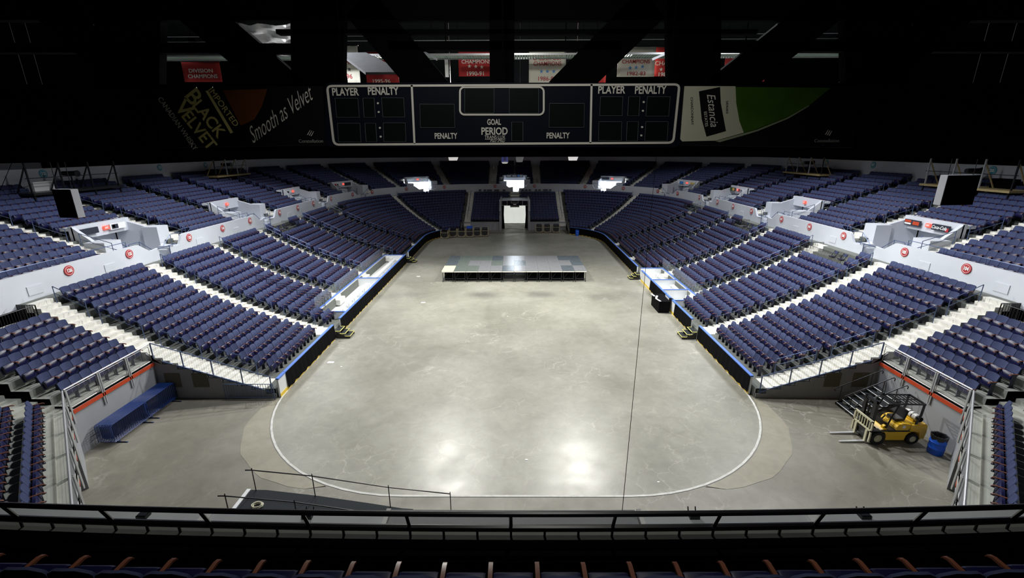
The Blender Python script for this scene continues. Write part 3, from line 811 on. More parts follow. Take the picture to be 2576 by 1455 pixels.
# ------------------------------------------------------------------ portal rails, signs
def local_box(mb, U, t0, t1, d0, d1, z0, z1):
    q = [P3(U(t0, d0), d0, z0), P3(U(t1, d0), d0, z0), P3(U(t1, d1), d1, z0), P3(U(t0, d1), d1, z0)]
    mb.hexa(q+[(p[0], p[1], z1) for p in q])
SIGNS = {'125': ['blue', 'photo'], '123': [None, None], '121': ['photo', None], '119': ['redtile', 'dark'], '117': ['grey', 'grey'], '115': ['navy', None], '113': ['dark', 'grey'],
         '111': ['bluetile', 'coltile'], '109': ['yellow', 'redtile'], '107': [None, None], '105': ['blackred', 'script']}
for num, (c, U) in PORT.items():
    sg = 1 if c <= UC else -1
    # two bent rails from the landings down into the gap
    for e, nme in ((-1, 'near'), (1, 'far')):
        r = empty('portal_rail', P3(c, 13.3, 5.3), 0, 'bent blue rail on the %s side of portal %s' % (nme, num), 'rail', 'bent portal rails')
        o = Vector(P3(c, 13.3, 5.3))
        path = [(e*3.7, 13.3, 7.0), (e*3.2, 13.3, 6.75), (e*2.4, 13.3, 7.0), (e*1.5, 13.3, 7.0), (e*.55, 13.3, 6.25)]
        mb = MB(); mb.tube([tuple(Vector(P3(U(t, d), d, z))-o) for t, d, z in path], .025, 6); mb.build('rail', M['railblue'], r)
        for t, z in ((e*2.4, 7.0), (e*1.5, 7.0)):
            mb = MB(); mb.tube([tuple(Vector(P3(U(t, 13.3), 13.3, 6.0))-o), tuple(Vector(P3(U(t, 13.3), 13.3, z))-o)], .022, 5); mb.build('post', M['railblue'], r)
    r = empty('stair_rail', P3(c, 13.6, 5.3), 0, 'short blue stair rail slanting down the cheek block of portal %s' % num, 'rail', 'portal stair rails'); o = Vector(P3(c, 13.6, 5.3))
    mb = MB(); mb.tube([tuple(Vector(P3(U(-1.5, 15.2), 15.2, 7.3))-o), tuple(Vector(P3(U(-1.35, 14.0), 14.0, 6.35))-o)], .03, 5); mb.build('rail', M['railblue'], r)
    r = empty('gap_rail', P3(c, 12.9, 5.3), 0, 'blue T-shaped rail in the wall gap below portal %s' % num, 'rail', 'wall gap rails'); o = Vector(P3(c, 12.9, 5.3))
    mb = MB(); mb.tube([tuple(Vector(P3(U(-.4, 12.95), 12.95, 6.3))-o), tuple(Vector(P3(U(1.4, 12.95), 12.95, 6.3))-o)], .03, 5); mb.build('rail', M['railblue'], r)
    mb = MB(); mb.tube([tuple(Vector(P3(U(.7, 12.95), 12.95, lz(15)))-o), tuple(Vector(P3(U(.7, 12.95), 12.95, 6.3))-o)], .03, 5); mb.build('post', M['railblue'], r)
    # exit sign
    if num != '115':
        p = Vector(P3(U(.1, 16.8), 16.8, 7.75)); pn = pt(c, 16.8)[1]; inn = Vector((-pn[0], -pn[1], 0)); rt = Vector((0, 0, 1)).cross(inn)
        r = empty('exit_sign', p, 0, 'glowing red exit sign over the doorway of portal %s' % num, 'exit sign', 'exit signs')
        mb = MB(); R = Matrix((rt, -inn, Vector((0, 0, 1)))).transposed(); mb.cbox((0, 0, 0), (.40, .10, .26), R); mb.build('sign_body', M['exit'], r)
        put_text('lettering', 'EXIT', .17, inn*.056, rt, (0, 0, 1), M['wht'], r, sx=.8, bold=.006)
    # header panels
    for j, kind in enumerate(SIGNS[num]):
        if kind is None: continue
        pn = pt(c, 16.7)[1]; inn = Vector((-pn[0], -pn[1], 0)); rt = Vector((0, 0, 1)).cross(inn)
        # rt points to the viewer's right; left panel first
        cen = Vector(P3(c, 16.72, 7.75)); W_, H_ = (1.35, .42)
        off = (-1.35 if j == 0 else 1.0)
        if kind == 'navy': off = 0; W_ = 3.3; H_ = .55; cen.z = 8.1
        p = cen+rt*off
        col = {'blue': 'dark blue', 'photo': 'photo print', 'redtile': 'red', 'dark': 'black', 'grey': 'pale grey', 'navy': 'long navy', 'bluetile': 'sky blue', 'coltile': 'orange and yellow', 'yellow': 'yellow and green', 'blackred': 'black and red', 'script': 'black with white script'}[kind]
        r = empty('header_sign', p, 0, '%s sign panel over portal %s' % (col, num), 'sign', 'panels over the portals')
        R = Matrix((rt, -inn, Vector((0, 0, 1)))).transposed()
        base = {'blue': 'signdark', 'photo': 'wht', 'redtile': 'hdpe', 'dark': 'signdark', 'grey': 'hdpe', 'navy': 'signdark', 'bluetile': 'hdpe', 'coltile': 'hdpe', 'yellow': 'signdark', 'blackred': 'signdark', 'script': 'signdark'}[kind]
        mb = MB(); mb.cbox((0, 0, 0), (W_, .12, H_), R); mb.build('panel', M[base], r)
        def tile(x0, x1, z0, z1, m, nme='print'):
            mb = MB(); mb.cbox(rt*((x0+x1)/2*W_)+inn*.065+Vector((0, 0, (z0+z1)/2*H_)), ((x1-x0)*W_, .012, (z1-z0)*H_), R); mb.build(nme, m, r)
        if kind == 'blackred':
            tile(-.47, -.06, .02, .42, M['redsteel']); tile(-.47, -.06, -.34, -.08, M['wht']); tile(.05, .46, -.3, .3, M['redsteel'])
        elif kind == 'photo': tile(-.42, .0, -.38, .38, M['signdark']); tile(-.36, -.2, -.2, .3, M['ad_green'])
        elif kind == 'yellow': tile(-.45, .0, -.4, .4, M['ad_green']); tile(.02, .45, -.4, .4, M['signcol'])
        elif kind == 'bluetile': tile(-.2, .45, -.46, .46, M['signblue'])
        elif kind == 'coltile': tile(-.2, .2, -.4, .4, M['signcol']); tile(.24, .45, -.4, .4, M['nosingy'])
        elif kind == 'redtile': tile(-.45, -.1, -.42, .42, M['red']); tile(.0, .2, -.3, .3, M['signdark'])
        elif kind == 'script':
            put_text('lettering', 'Coca-Cola', .34, inn*.075+rt*-.08, rt, (0, 0, 1), M['wht'], r, sx=.8, shear=.35, bold=.004)
            mb = MB(); mb.prism([(.32, -.46), (.49, -.46), (.49, .2), (.40, .05)], 0, .012, 'xy')
            me = mb.mesh('red_wedge', M['red']); me.transform(Matrix((rt*W_, Vector((0, 0, H_)), inn)).transposed().to_4x4()); me.transform(Matrix.Translation(inn*.066)); link_mesh('red_wedge', me, r)
        elif kind == 'navy':
            put_text('lettering', 'D&C', .42, inn*.075+rt*-1.1, rt, (0, 0, 1), M['wht'], r, sx=1.0, bold=.012)
            put_text('lettering', 'Democrat\nChronicle', .16, inn*.075+rt*-.15, rt, (0, 0, 1), M['wht'], r) if False else None
            tile(-.14, .1, .06, .16, M['wht'], 'line'); tile(-.14, .12, -.16, -.06, M['wht'], 'line')
            mb = MB(); mb.lathe([(.0, 0), (.22, 0), (.22, .012), (.0, .012)], 18)
            me = mb.mesh('disc', M['signblue']); me.transform(Matrix((rt, Vector((0, 0, 1)), inn)).transposed().to_4x4()); me.transform(Matrix.Translation(inn*.066+rt*.75)); link_mesh('disc', me, r)
            tile(.3, .47, -.35, .35, M['grey'])

# ------------------------------------------------------------------ round section signs on the white wall
def disc_sign(u, num, where, d=12.985, z=6.46, R=.30, m='red', upper=False):
    p, n = pt(u, d); inn = Vector((-n[0], -n[1], 0)); rt = Vector((0, 0, 1)).cross(inn)
    col = 'cyan' if upper else 'red'
    r = empty('section_sign', (p[0], p[1], z), 0, 'round %s section sign numbered %s on %s' % (col, num, where), 'sign', 'round section signs')
    T = Matrix((rt, Vector((0, 0, 1)), inn)).transposed().to_4x4()
    mb = MB(); mb.lathe([(0, 0), (R, 0), (R, .03), (R*.9, .035), (0, .035)], 24); me = mb.mesh('plate', M[m]); me.transform(T); link_mesh('plate', me, r)
    mb = MB(); mb.lathe([(R*.72, .03), (R*.78, .04), (R*.84, .03)], 24, cap=False); me = mb.mesh('ring', M['wht']); me.transform(T); link_mesh('ring', me, r)
    put_text('numeral', num, R*.95, inn*.045, rt, (0, 0, 1), M['wht'], r, sx=.78, bold=.012 if R > .2 else 0)
for side in (0, 1):
    mp = (lambda u: u) if side == 0 else mir
    n = ('126', '125', '124', '123', '122', '121', '119', '117') if side == 0 else ('104', '105', '106', '107', '108', '109', '111', '113')
    disc_sign(mp(Y2U(25.5)), n[0], 'the white wall above the bay aisle')
    for yy, nn, wh in ((29.85, n[1], 'near side of its portal'), (35.75, n[1], 'far side of its portal'), (40.1, n[2], 'wall between two portals'), (44.5, n[3], 'near side of its portal'), (50.4, n[3], 'far side of its portal'), (54.8, n[4], 'wall between two portals'), (59.2, n[5], 'near side of its portal'), (65.15, n[5], 'far side of its portal')):
        disc_sign(mp(Y2U(yy)), nn, 'the white wall, '+wh)
    for dg, nn, wh in ((17.6, n[6], 'near side of its portal'), (29.5, n[6], 'far side of its portal'), (48.1, n[7], 'near side of its portal'), (67.3, n[7], 'far side of its portal')):
        disc_sign(mp(th(dg)), nn, 'the curved wall, '+wh)
    disc_sign(UC+(-3.65 if side == 0 else 3.65), '115', 'the end wall, %s side of the middle portal' % ('barricade' if side == 0 else 'forklift'))
    for q, (yy, nn) in enumerate(((37.75, '225' if side == 0 else '205'), (50.4, '223' if side == 0 else '207'), (58.0, '222' if side == 0 else '208'))):
        disc_sign(mp(Y2U(yy)), nn, 'the wall behind the upper seats', 25.18, 11.33, .34, 'cyan', True)
# low wall vents
for side in (0, 1):
    for j, yy in enumerate((23.4, 28.2, 36.9, 42.1, 52.5)):
        u = Y2U(yy) if side == 0 else mir(Y2U(yy)); p, n = pt(u, 12.98); inn = Vector((-n[0], -n[1], 0)); rt = Vector((0, 0, 1)).cross(inn)
        r = MB(); R = Matrix((rt, -inn, Vector((0, 0, 1)))).transposed(); r.cbox((0, 0, 0), (.8, .03, .5), R)
        for q in range(4): r.cbox(inn*.016+Vector((0, 0, -.18+.12*q)), (.72, .006, .012), R)
        o = r.build('wall_vent', M['white'], None, loc=(p[0], p[1], 5.95)); tag(o, 'pale square vent grille low on the white wall, %s %s' % (OW[j], 'past the barricade bay' if side == 0 else 'past the forklift bay'), 'vent', 'wall vents')

# ------------------------------------------------------------------ rink boards
def board(pts, label, cover='drape', cap='capblue', kick=True, h=1.12, ripple=True):
    """pts along the foot of the board; inner face towards the rink"""
    r = empty('rink_board', (pts[0][0], pts[0][1], 0), 0, label, 'rink board', 'rink boards')
    o = Vector((pts[0][0], pts[0][1], 0)); P = [Vector((x, y, 0))-o for x, y in pts]
    N_ = []
    for i in range(len(P)):
        t = (P[min(i+1, len(P)-1)]-P[max(i-1, 0)]).normalized(); N_.append(Vector((t.y, -t.x, 0)))
    mid = sum(((Vector((x, y, 0))) for x, y in pts), Vector())/len(pts); cen = Vector((0, 44, 0))
    if N_[len(N_)//2].dot(cen-mid) < 0: N_ = [-n for n in N_]
    def strip(off0, off1, z0, z1, m, name):
        rows = [[tuple(p+n*off0+Vector((0, 0, z0))), tuple(p+n*off1+Vector((0, 0, z0))), tuple(p+n*off1+Vector((0, 0, z1))), tuple(p+n*off0+Vector((0, 0, z1))), tuple(p+n*off0+Vector((0, 0, z0)))] for p, n in zip(P, N_)]
        mb = MB(); mb.grid(rows)
        for q in (rows[0], rows[-1]): mb.add(q[:4], [(0, 1, 2, 3)])
        return mb.build(name, m, r)
    strip(-.10, 0, .02, h-.04, M['hdpe'], 'panel'); strip(-.14, .03, h-.04, h+.04, M[cap], 'cap')
    if kick: strip(0, .015, .015, .22, M['yellow'], 'kick_strip')
    if cover:
        rows = []
        L = [0]
        for i in range(1, len(P)): L.append(L[-1]+(P[i]-P[i-1]).length)
        n = max(4, int(L[-1]/.16)); xs = np.linspace(0, L[-1], n+1)
        for j, s_ in enumerate(xs):
            i = min(len(L)-2, int(np.searchsorted(L, s_, side='right'))-1); t = (s_-L[i])/(L[i+1]-L[i]+1e-9)
            p = P[i].lerp(P[i+1], t); nn = N_[i].lerp(N_[i+1], t).normalized()
            wv = .045+.018*math.sin(j*1.9)+.01*math.sin(j*.7)
            rows.append([tuple(p+nn*.032+Vector((0, 0, h))), tuple(p+nn*wv+Vector((0, 0, .6))), tuple(p+nn*(wv+.02)+Vector((0, 0, .12+.04*math.sin(j*1.3))))])
        mb = MB(); mb.grid(rows); mb.build('drape', M['drape'], r, smooth=True)
    return r
def arcpts(sx, y_from, x_to):
    pts = [(sx*13, y) for y in np.arange(y_from, CY, 2.0)]+[(sx*13, CY)]
    a = 0
    while True:
        a += 5; x = CX+8.5*math.cos(math.radians(a)); y = CY+8.5*math.sin(math.radians(a))
        if x < x_to: break
        pts.append((sx*x, y))
    return pts
lin = lambda x, a, b, n=6: [(x, a+(b-a)*i/n) for i in range(n+1)]
board(lin(-13, 22.3, 23.1, 2), 'short bare white rink board end with yellow foot beside the barricade bay gate', cover=None)
board(lin(-13, 23.12, 30.3), 'black draped rink board with blue cap beside the barricade bay')
board(lin(-13, 31.6, 53.0, 12), 'long black draped rink board in front of the white players benches')
board(arcpts(-1, 54.4, 9.0), 'black draped rink board curving round the corner behind the carts')
board(lin(13, 22.6, 30.0), 'black draped rink board with blue cap and yellow foot nearest the forklift bay')
board(lin(13, 31.4, 34.9), 'short black draped rink board beside the black steps')
board(lin(13, 34.95, 37.4), 'bare white rink board with blue cap next to the black table', cover=None)
board(lin(13, 37.5, 41.9), 'rink board with a loose black drape behind the black table')
board(lin(13, 42.0, 45.3), 'bare white rink board with yellow foot beside the penalty box steps', cover=None)
board(arcpts(1, 47.0, 8.6), 'black draped rink board curving round the corner behind the blue barrel')

# ------------------------------------------------------------------ players' benches and penalty boxes
def box_wall(name_lab, parts_):
    r = empty('bench_enclosure', (0, 0, 0), 0, name_lab, 'enclosure'); return r
def enclosure(sx, y0, y1, yd, label, back_d=2.35):
    r = empty('bench_enclosure', (sx*13.15, y0, 0), 0, label, 'enclosure', 'white bench enclosures')
    X = lambda d: sx*(d-.15)
    mb = MB(); mb.box(X(.16), 0, 0, X(back_d), y1-y0, .30); mb.build('deck', M['hdpe'], r)
    mb = MB(); mb.box(X(back_d), 0, 0, X(back_d+.1), y1-y0, 1.15); mb.build('back_wall', M['hdpe'], r)
    mb = MB(); mb.box(X(back_d-.02), 0, 1.15, X(back_d+.12), y1-y0, 1.20); mb.build('back_cap', M['capblue'], r)
    for y in yd:
        mb = MB(); mb.box(X(.16), y-y0-.05, .28, X(back_d), y-y0+.05, 1.13); mb.build('end_wall', M['hdpe'], r)
        mb = MB(); mb.box(X(.16), y-y0-.07, 1.13, X(back_d), y-y0+.07, 1.18); mb.build('end_cap', M['capblue'], r)
    n = int((y1-y0)/2.4)
    for i in range(n):
        a = (y1-y0)*i/n+.03; b = (y1-y0)*(i+1)/n-.03
        mb = MB(); mb.box(X(back_d+.045), a, 1.2, X(back_d+.06), b, 2.25); mb.build('glass_pane', M['glass'], r)
    return r
def bench(sx, y0, y1, d, label):
    r = empty('players_bench', (sx*13.15, y0, .3), 0, label, 'bench', 'white benches')
    X = lambda q: sx*(q-.15)
    mb = MB(); mb.box(X(d), .1, .42, X(d+.36), y1-y0-.1, .48); mb.build('plank', M['hdpe'], r)
    n = max(2, int((y1-y0)/1.3))
    for i in range(n+1):
        y = .15+(y1-y0-.3)*i/n
        mb = MB(); mb.box(X(d+.05), y-.04, 0, X(d+.12), y+.04, .42); mb.box(X(d+.26), y-.04, 0, X(d+.32), y+.04, .42); mb.build('leg', M['hdpe'], r)
enclosure(-1, 33.0, 52.6, (33.05, 42.6, 52.55), 'long white players enclosure with blue caps behind the black draped boards')
bench(-1, 33.5, 42.2, 1.0, 'white players bench in the nearer half of the long enclosure')
bench(-1, 43.1, 52.1, 1.0, 'white players bench in the farther half of the long enclosure')
enclosure(1, 35.6, 46.2, (35.65, 38.6, 41.8, 46.15), 'white penalty enclosure with blue caps behind the black table')
bench(1, 42.3, 45.6, 1.5, 'white bench in the farther penalty box')
bench(1, 38.9, 41.5, 1.7, 'short white bench in the middle penalty box')
# towel-like drape hanging over the board cap and the draped table
r = empty('draped_table', (12.42, 36.7, 0), 0, 'table wrapped in black cloth with white papers, against the rink board', 'table')
mb = MB()
for (a, b) in (((-.48, -1.0), (.40, 1.1)),):
    mb.box(a[0], a[1], .02, b[0], b[1], .98)
    mb.box(a[0]-.03, a[1]-.03, .98, b[0]+.03, b[1]+.03, 1.02)
mb.build('cloth', M['drape'], r)
for q, (x, y, rz) in enumerate(((-.45, -.6, .2), (-.35, .2, -.4), (-.5, .75, .1))):
    mb = MB(); mb.cbox((x, y, 1.03), (.16, .75, .01), Matrix.Rotation(rz, 3, 'Z')); mb.build('paper', M['wht'], r)
def slung(x, y, label, w=.5):
    mb = MB(); rows = []
    for i in range(7):
        yy = -w/2+w*i/6; o = .02*math.sin(i*2.2)
        rows.append([(.24, yy, -.35+.05*math.sin(i)), (.20, yy, .02), (0, yy, .065), (-.1, yy, .04), (-.12+o, yy, -.5), (-.13-o, yy, -1.0)])
    mb.grid(rows); o_ = mb.build('black_cloth', M['drape'], None, smooth=True, loc=(x, y, 1.12)); tag(o_, label, 'cloth', 'cloths over the boards')
slung(13.0, 36.0, 'black cloth slung over the white rink board beside the table', .45)

# ------------------------------------------------------------------ mesh fences on the grey bay walls
def fence(pa, pb, z, label, panels, stripe=True, zig=False):
    a, b = Vector((*pa, z)), Vector((*pb, z)); d = (b-a); L = d.length; e = d.normalized(); nrm = Vector((e.y, -e.x, 0))
    cen = Vector((0, 30, z))
    if nrm.dot(cen-a) < 0: nrm = -nrm
    r = empty('mesh_fence', a, 0, label, 'fence', 'mesh fences on the bay walls')
    up = Vector((0, 0, 1))
    mb = MB(); mb.tube([tuple(up*1.02), tuple(d+up*1.02)], .035, 8); mb.build('top_rail', M['steel'], r)
    for i in range(panels):
        s0, s1 = L*i/panels+.06, L*(i+1)/panels-.06
        mb = MB(); mb.tube([tuple(e*s0+up*.1), tuple(e*s0+up*.92), tuple(e*s1+up*.92), tuple(e*s1+up*.1), tuple(e*s0+up*.1)], .018, 4)
        mb.build('panel_frame', M['steel'], r)
        mb = MB()
        for q in range(15):
            zz = .14+.76*q/14; mb.bar(e*s0+up*zz, e*s1+up*zz, .004, .004)
        nn = int((s1-s0)/.25)
        for q in range(nn+1):
            p = e*(s0+(s1-s0)*q/nn); mb.bar(p+up*.1, p+up*.92, .003, .003)
        mb.build('wire_mesh', M['mesh'], r)
    for i in range(panels+1):
        for q in ((-.05, .05) if 0 < i < panels else (0,)):
            p = e*(L*i/panels+q)+nrm*.09
            mb = MB(); mb.bar(p+up*-.62, p+up*1.0, .05, .05); mb.build('post', M['steel'], r)
    if stripe:
        mb = MB(); mb.bar(nrm*.085+up*-.10, d+nrm*.085+up*-.10, .06, .17); mb.build('red_band', M['redsteel'], r)
    else:
        for i in range(panels*2):
            p = e*(L*(i+.5)/(panels*2)); mb = MB(); mb.bar(p-e*.16+nrm*.04+up*-.1, p+e*.16+nrm*.04+up*-.1, .06, .16); mb.build('red_clamp', M['redsteel'], r)
for sx, nmb in ((-1, 'barricade'), (1, 'forklift')):
    fence((sx*19.6, 22.25), (sx*19.6, 17.45), 2.2, 'steel mesh fence with red band on the grey %s bay wall' % nmb, 3)
    fence((sx*19.55, 17.35), (sx*12.9, 10.7), 2.2, 'steel mesh fence with red clamps on the angled wall by the %s bay' % nmb, 5, stripe=False)
    # netted rail down the aisle edge
    r = empty('stair_edge_rail', (sx*13.4, 22.3, 0), 0, 'blue edge rail with netting down the steps over the %s bay' % nmb, 'rail', 'netted stair rails')
    P0, P1 = Vector((0, -.06, .35+.95)), Vector((sx*6.1, -.06, 2.3+1.0))
    mb = MB(); mb.tube([tuple(P0), tuple(P1)], .025, 6); mb.build('top_rail', M['railblue'], r)
    mb = MB(); mb.bar(P0-Vector((0, 0, .95)), P1-Vector((0, 0, .95)), .05, .10); mb.build('bottom_rail', M['railblue'], r)
    for i in range(5):
        p = P0.lerp(P1, i/4); mb = MB(); mb.bar(p-Vector((0, 0, 1.35)), p, .045, .045); mb.build('post', M['railblue'], r)
    mb = MB()
    for i in range(1, 12):
        q = i/12*.9; mb.bar(P0-Vector((0, 0, q)), P1-Vector((0, 0, q)), .004, .004)
    for i in range(50):
        p = P0.lerp(P1, i/49); mb.bar(p-Vector((0, 0, .92)), p, .004, .004)
    mb.build('netting', M['mesh'], r)
    for i in range(2):
        x = sx*(17.2+1.5*i); mb = MB(); mb.box(-.42, -.02, -.42, .42, 0, .42)
        for q in range(7): mb.box(-.38, -.03, -.36+.11*q, .38, -.02, -.32+.11*q)
        o = mb.build('bay_vent', mat('vent_brown', (.10, .095, .06), .7) if 'vent_brown' not in bpy.data.materials else bpy.data.materials['vent_brown'], None, loc=(x, 22.19, 1.12))
        tag(o, 'brown vent grille in the dark stair wall of the %s bay, %s' % (nmb, ('nearer the boards', 'nearer the corner')[i]), 'vent', 'bay vents')
# gate with black bars at the foot of the barricade-side steps
def barred_rail(pa, pb, z, h, label, m='black', n=None, name='barred_railing', grp='black barred railings'):
    a, b = Vector((*pa, z)), Vector((*pb, z)); d = b-a; L = d.length
    r = empty(name, a, 0, label, 'railing', grp)
    up = Vector((0, 0, 1))
    mb = MB(); mb.tube([tuple(up*.0), tuple(up*h), tuple(d+up*h), tuple(d)], .024, 6); mb.build('frame', M[m], r)
    mb = MB(); mb.bar(up*.12, d+up*.12, .03, .03)
    nn = n or max(2, int(L/.13))
    for i in range(1, nn): p = d*(i/nn); mb.bar(p+up*.12, p+up*h, .016, .016)
    mb.build('bars', M[m], r)
barred_rail((-15.9, 22.05), (-13.2, 22.05), 0, .95, 'black barred gate at the foot of the steps by the barricade bay', 'railblue')
# wheelchair platforms along the white wall
def fchair(x, y, z, rz, label, grp):
    r = empty('folding_chair', (x, y, z), rz, label, 'chair', grp)
    mb = MB(); mb.box(-.2, -.18, .43, .2, .2, .46); mb.build('seat', M['cushion'], r)
    mb = MB(); mb.hexa([(-.2, -.24, .62), (.2, -.24, .62), (.2, -.22, .62), (-.2, -.22, .62), (-.2, -.29, .82), (.2, -.29, .82), (.2, -.27, .82), (-.2, -.27, .82)]); mb.build('backrest', M['back'], r)
    for s_ in (-1, 1):
        mb = MB(); mb.bar((s_*.21, .22, 0), (s_*.21, -.27, .84), .025, .025); mb.bar((s_*.19, -.22, 0), (s_*.19, .18, .45), .025, .025); mb.build('leg', M['black'], r)
for side in (0, 1):
    sx = -1 if side == 0 else 1
    lst = [(17.8, 22.0)]+PLAT[side]
    for j, (y0, y1) in enumerate(lst):
        d0, d1 = (11.6, 12.95) if j == 0 else (ld(13)+.05, 12.95); zt = 4.62 if j == 0 else lz(13)+.08
        nmx = ('barricade' if side == 0 else 'forklift')
        wh = ['over the %s bay' % nmx]+(['by portal 123', 'by portal 121'] if side == 0 else ['by portal 105', 'by portal 107', 'by portal 109']); wh = wh[j]
        mb = MB(); mb.box(0, 0, -.14, sx*(d1-d0), y1-y0, 0); o = mb.build('viewing_platform', M['step'], None, loc=(sx*(13+d0), y0, zt)); tag(o, 'flat concrete viewing platform below the white wall, %s' % wh, 'platform', 'viewing platforms')
        barred_rail((sx*(13+d0+.05), y0+.05), (sx*(13+d0+.05), y1-.05), zt, .95, 'black barred railing along the front of the platform %s' % wh)
        barred_rail((sx*(13+d0+.1), y1-.03), (sx*(13+d1-.3), y1-.03), zt, .95, 'black barred railing across the far end of the platform %s' % wh)
        for q in range(2 if j else 1):
            fchair(sx*(13+d0+.85), y0+1.1+1.0*q, zt, PI/2 if sx > 0 else -PI/2, '%s folding chair on the viewing platform %s' % (('first', 'second')[q], wh), 'folding chairs on the platforms')
# black stepped railings beside the players' enclosure
for i in range(7):
    k = 2+i; x = -(13+ld(k)); barred_rail((x+.05, 34.4), (x-.62, 34.4), lz(k), .95, 'black barred side railing by the aisle above the nearer bench, step %s' % OW[i])
for i in range(6):
    k = 2+i; x = -(13+ld(k)); barred_rail((x+.05, 52.9), (x-.62, 52.9), lz(k), .95, 'black barred side railing by the aisle above the farther bench, step %s' % OW[i])
# end section: railing and folding chairs above the middle rows
z = lz(14)+.06
mb = MB(); mb.box(-7.2, 0, -.14, 7.2, 1.5, 0); o = mb.build('viewing_platform', M['step'], None, loc=(0, 73.2+ld(14), z)); tag(o, 'flat viewing platform below the middle portal 115 in the end section', 'platform', 'viewing platforms')
barred_rail((-7.2, 73.2+ld(14)+.05), (-1.2, 73.2+ld(14)+.05), z, .6, 'low black railing on the end platform, barricade side', n=6); barred_rail((1.2, 73.2+ld(14)+.05), (7.2, 73.2+ld(14)+.05), z, .6, 'low black railing on the end platform, forklift side', n=6)
for i, x in enumerate((-6.4, -5.5, -4.9, -4.4, -3.6, -3.1, -2.0, 1.5, 2.1, 2.8, 3.9, 4.6, 5.4, 5.9, 6.5)):
    fchair(x, 73.2+ld(14)+.75, z, PI+.15*math.sin(i*3), 'dark folding chair on the end platform, %s from the barricade side' % OW[i], 'folding chairs on the end platform')
# ------------------------------------------------------------------ stage made of decks
SX0, SX1, SY0, SY1, SZ = -7.5, 7.35, 44.9, 51.8, 1.2
dw, dl = (SX1-SX0)/12, (SY1-SY0)/3
mb = MB(); mb.box(.006, .006, SZ-.03, dw-.006, dl-.006, SZ); tops = {}
for k in ('stagegrey', 'stagedark', 'stagegreen', 'cream'): tops[k] = mb.mesh('deck_top', M[k])
mb = MB(); 
for a in ((0, 0, dw, .045), (0, dl-.045, dw, dl), (0, 0, .045, dl), (dw-.045, 0, dw, dl)): mb.box(a[0]+.004, a[1]+.004, SZ-.13, a[2]-.004, a[3]-.004, SZ-.03)
fr_m = mb.mesh('edge_frame', M['letter'])
mb = MB(); mb.tube([(0, 0, 0), (0, 0, SZ-.13)], .028, 6); mb.lathe([(.05, 0), (.05, .02)], 8); leg_m = mb.mesh('leg', M['black'])
mb = MB()
for y in (.12, dl-.12): mb.tube([(.1, y, .35), (dw-.1, y, .35)], .016, 5); mb.tube([(.1, y, .35), (dw/2, y, SZ-.15)], .012, 5)
br_m = mb.mesh('brace', M['black'])
pal = ['stagedark', 'stagegreen', 'stagegreen', 'stagegrey', 'stagegrey', 'stagedark', 'stagegrey', 'stagegrey', 'stagegrey', 'stagegrey', 'stagedark', 'stagegrey',
       'stagedark', 'stagegreen', 'stagegrey', 'stagegrey', 'stagegreen', 'stagegrey', 'stagedark', 'stagegrey', 'stagegrey', 'stagegrey', 'stagegrey', 'stagedark',
       'stagedark', 'stagegreen', 'stagegreen', 'stagegreen', 'stagedark', 'stagegrey', 'stagegrey', 'stagegrey', 'stagegrey', 'stagegrey', 'stagedark', 'stagedark']
for r_ in range(3):
    for c_ in range(12):
        k = 'cream' if (r_, c_) == (0, 0) else pal[r_*12+c_]
        cn = {'stagegrey': 'grey', 'stagedark': 'dark grey', 'stagegreen': 'greenish grey', 'cream': 'pale cream'}[k]
        r = empty('stage_deck', (SX0+dw*c_, SY0+dl*r_, 0), 0, '%s stage deck, %s row, %s from the barricade end' % (cn, ('front', 'middle', 'back')[r_], OW[c_]), 'stage deck', 'decks of the stage')
        link_mesh('deck_top', tops[k], r); link_mesh('edge_frame', fr_m, r)
        for x in (.1, dw-.1):
            for y in (.12, dl-.12): o = link_mesh('leg', leg_m, r); o.location = (x, y, 0)
        link_mesh('brace', br_m, r)

for x0, x1, lab in ((-7.3, -1.25, 'barricade end'), (1.0, 7.2, 'forklift end')):  # sheets added to black out the space under the decks
    mb = MB(); n = 40; rows = []
    for i in range(n+1): rows.append([(x0+(x1-x0)*i/n, .03*math.sin(i*1.9), .02), (x0+(x1-x0)*i/n, .02*math.sin(i*1.9), SZ-.16)])
    mb.grid(rows); o = mb.build('stage_shade_curtain', M['drape'], None, smooth=True, loc=(0, SY0+.7, 0)); tag(o, 'black curtain added for the dark under the stage decks, %s' % lab, 'curtain', 'added dark curtains under the stage')
# ------------------------------------------------------------------ carts of folded chairs by the far end
mb = MB()
for y in (-.5, .5):
    for x in (-.55, .55): mb.bar((x, y, .12), (x, y, 1.35), .05, .05)
    mb.bar((-.55, y, .16), (.55, y, .16), .05, .07); mb.bar((-.55, y, .95), (.55, y, .95), .04, .05)
    mb.bar((-.55, y, .45), (-.2, y, .16), .04, .04); mb.bar((.55, y, .45), (.2, y, .16), .04, .04)
for x in (-.55, .55): mb.bar((x, -.5, .16), (x, .5, .16), .05, .05); mb.bar((x, -.5, .95), (x, .5, .95), .05, .05)
cf = mb.mesh('cart_frame', M['tan'])
mb = MB(); mb.lathe([(.07, -.02), (.07, .02)], 10, axis='Y'); cw = mb.mesh('caster', M['rubber'])
mb = MB(); mb.box(-.42, -.03, 0, .42, .03, .86); mb.box(-.42, -.035, .86, .42, .02, .92); mb.tube([(-.4, 0, .9), (-.36, 0, 1.13), (.36, 0, 1.13), (.4, 0, .9)], .018, 5); fold_m = mb.mesh('folded_chair', [M['vinyl']])
carts = [(-10.7, 68.85), (-9.57, 70.05), (-8.24, 70.05), (-7.0, 70.05), (-5.87, 70.4), (-4.71, 70.65), (3.95, 73.7), (5.25, 73.7), (6.7, 73.7)]
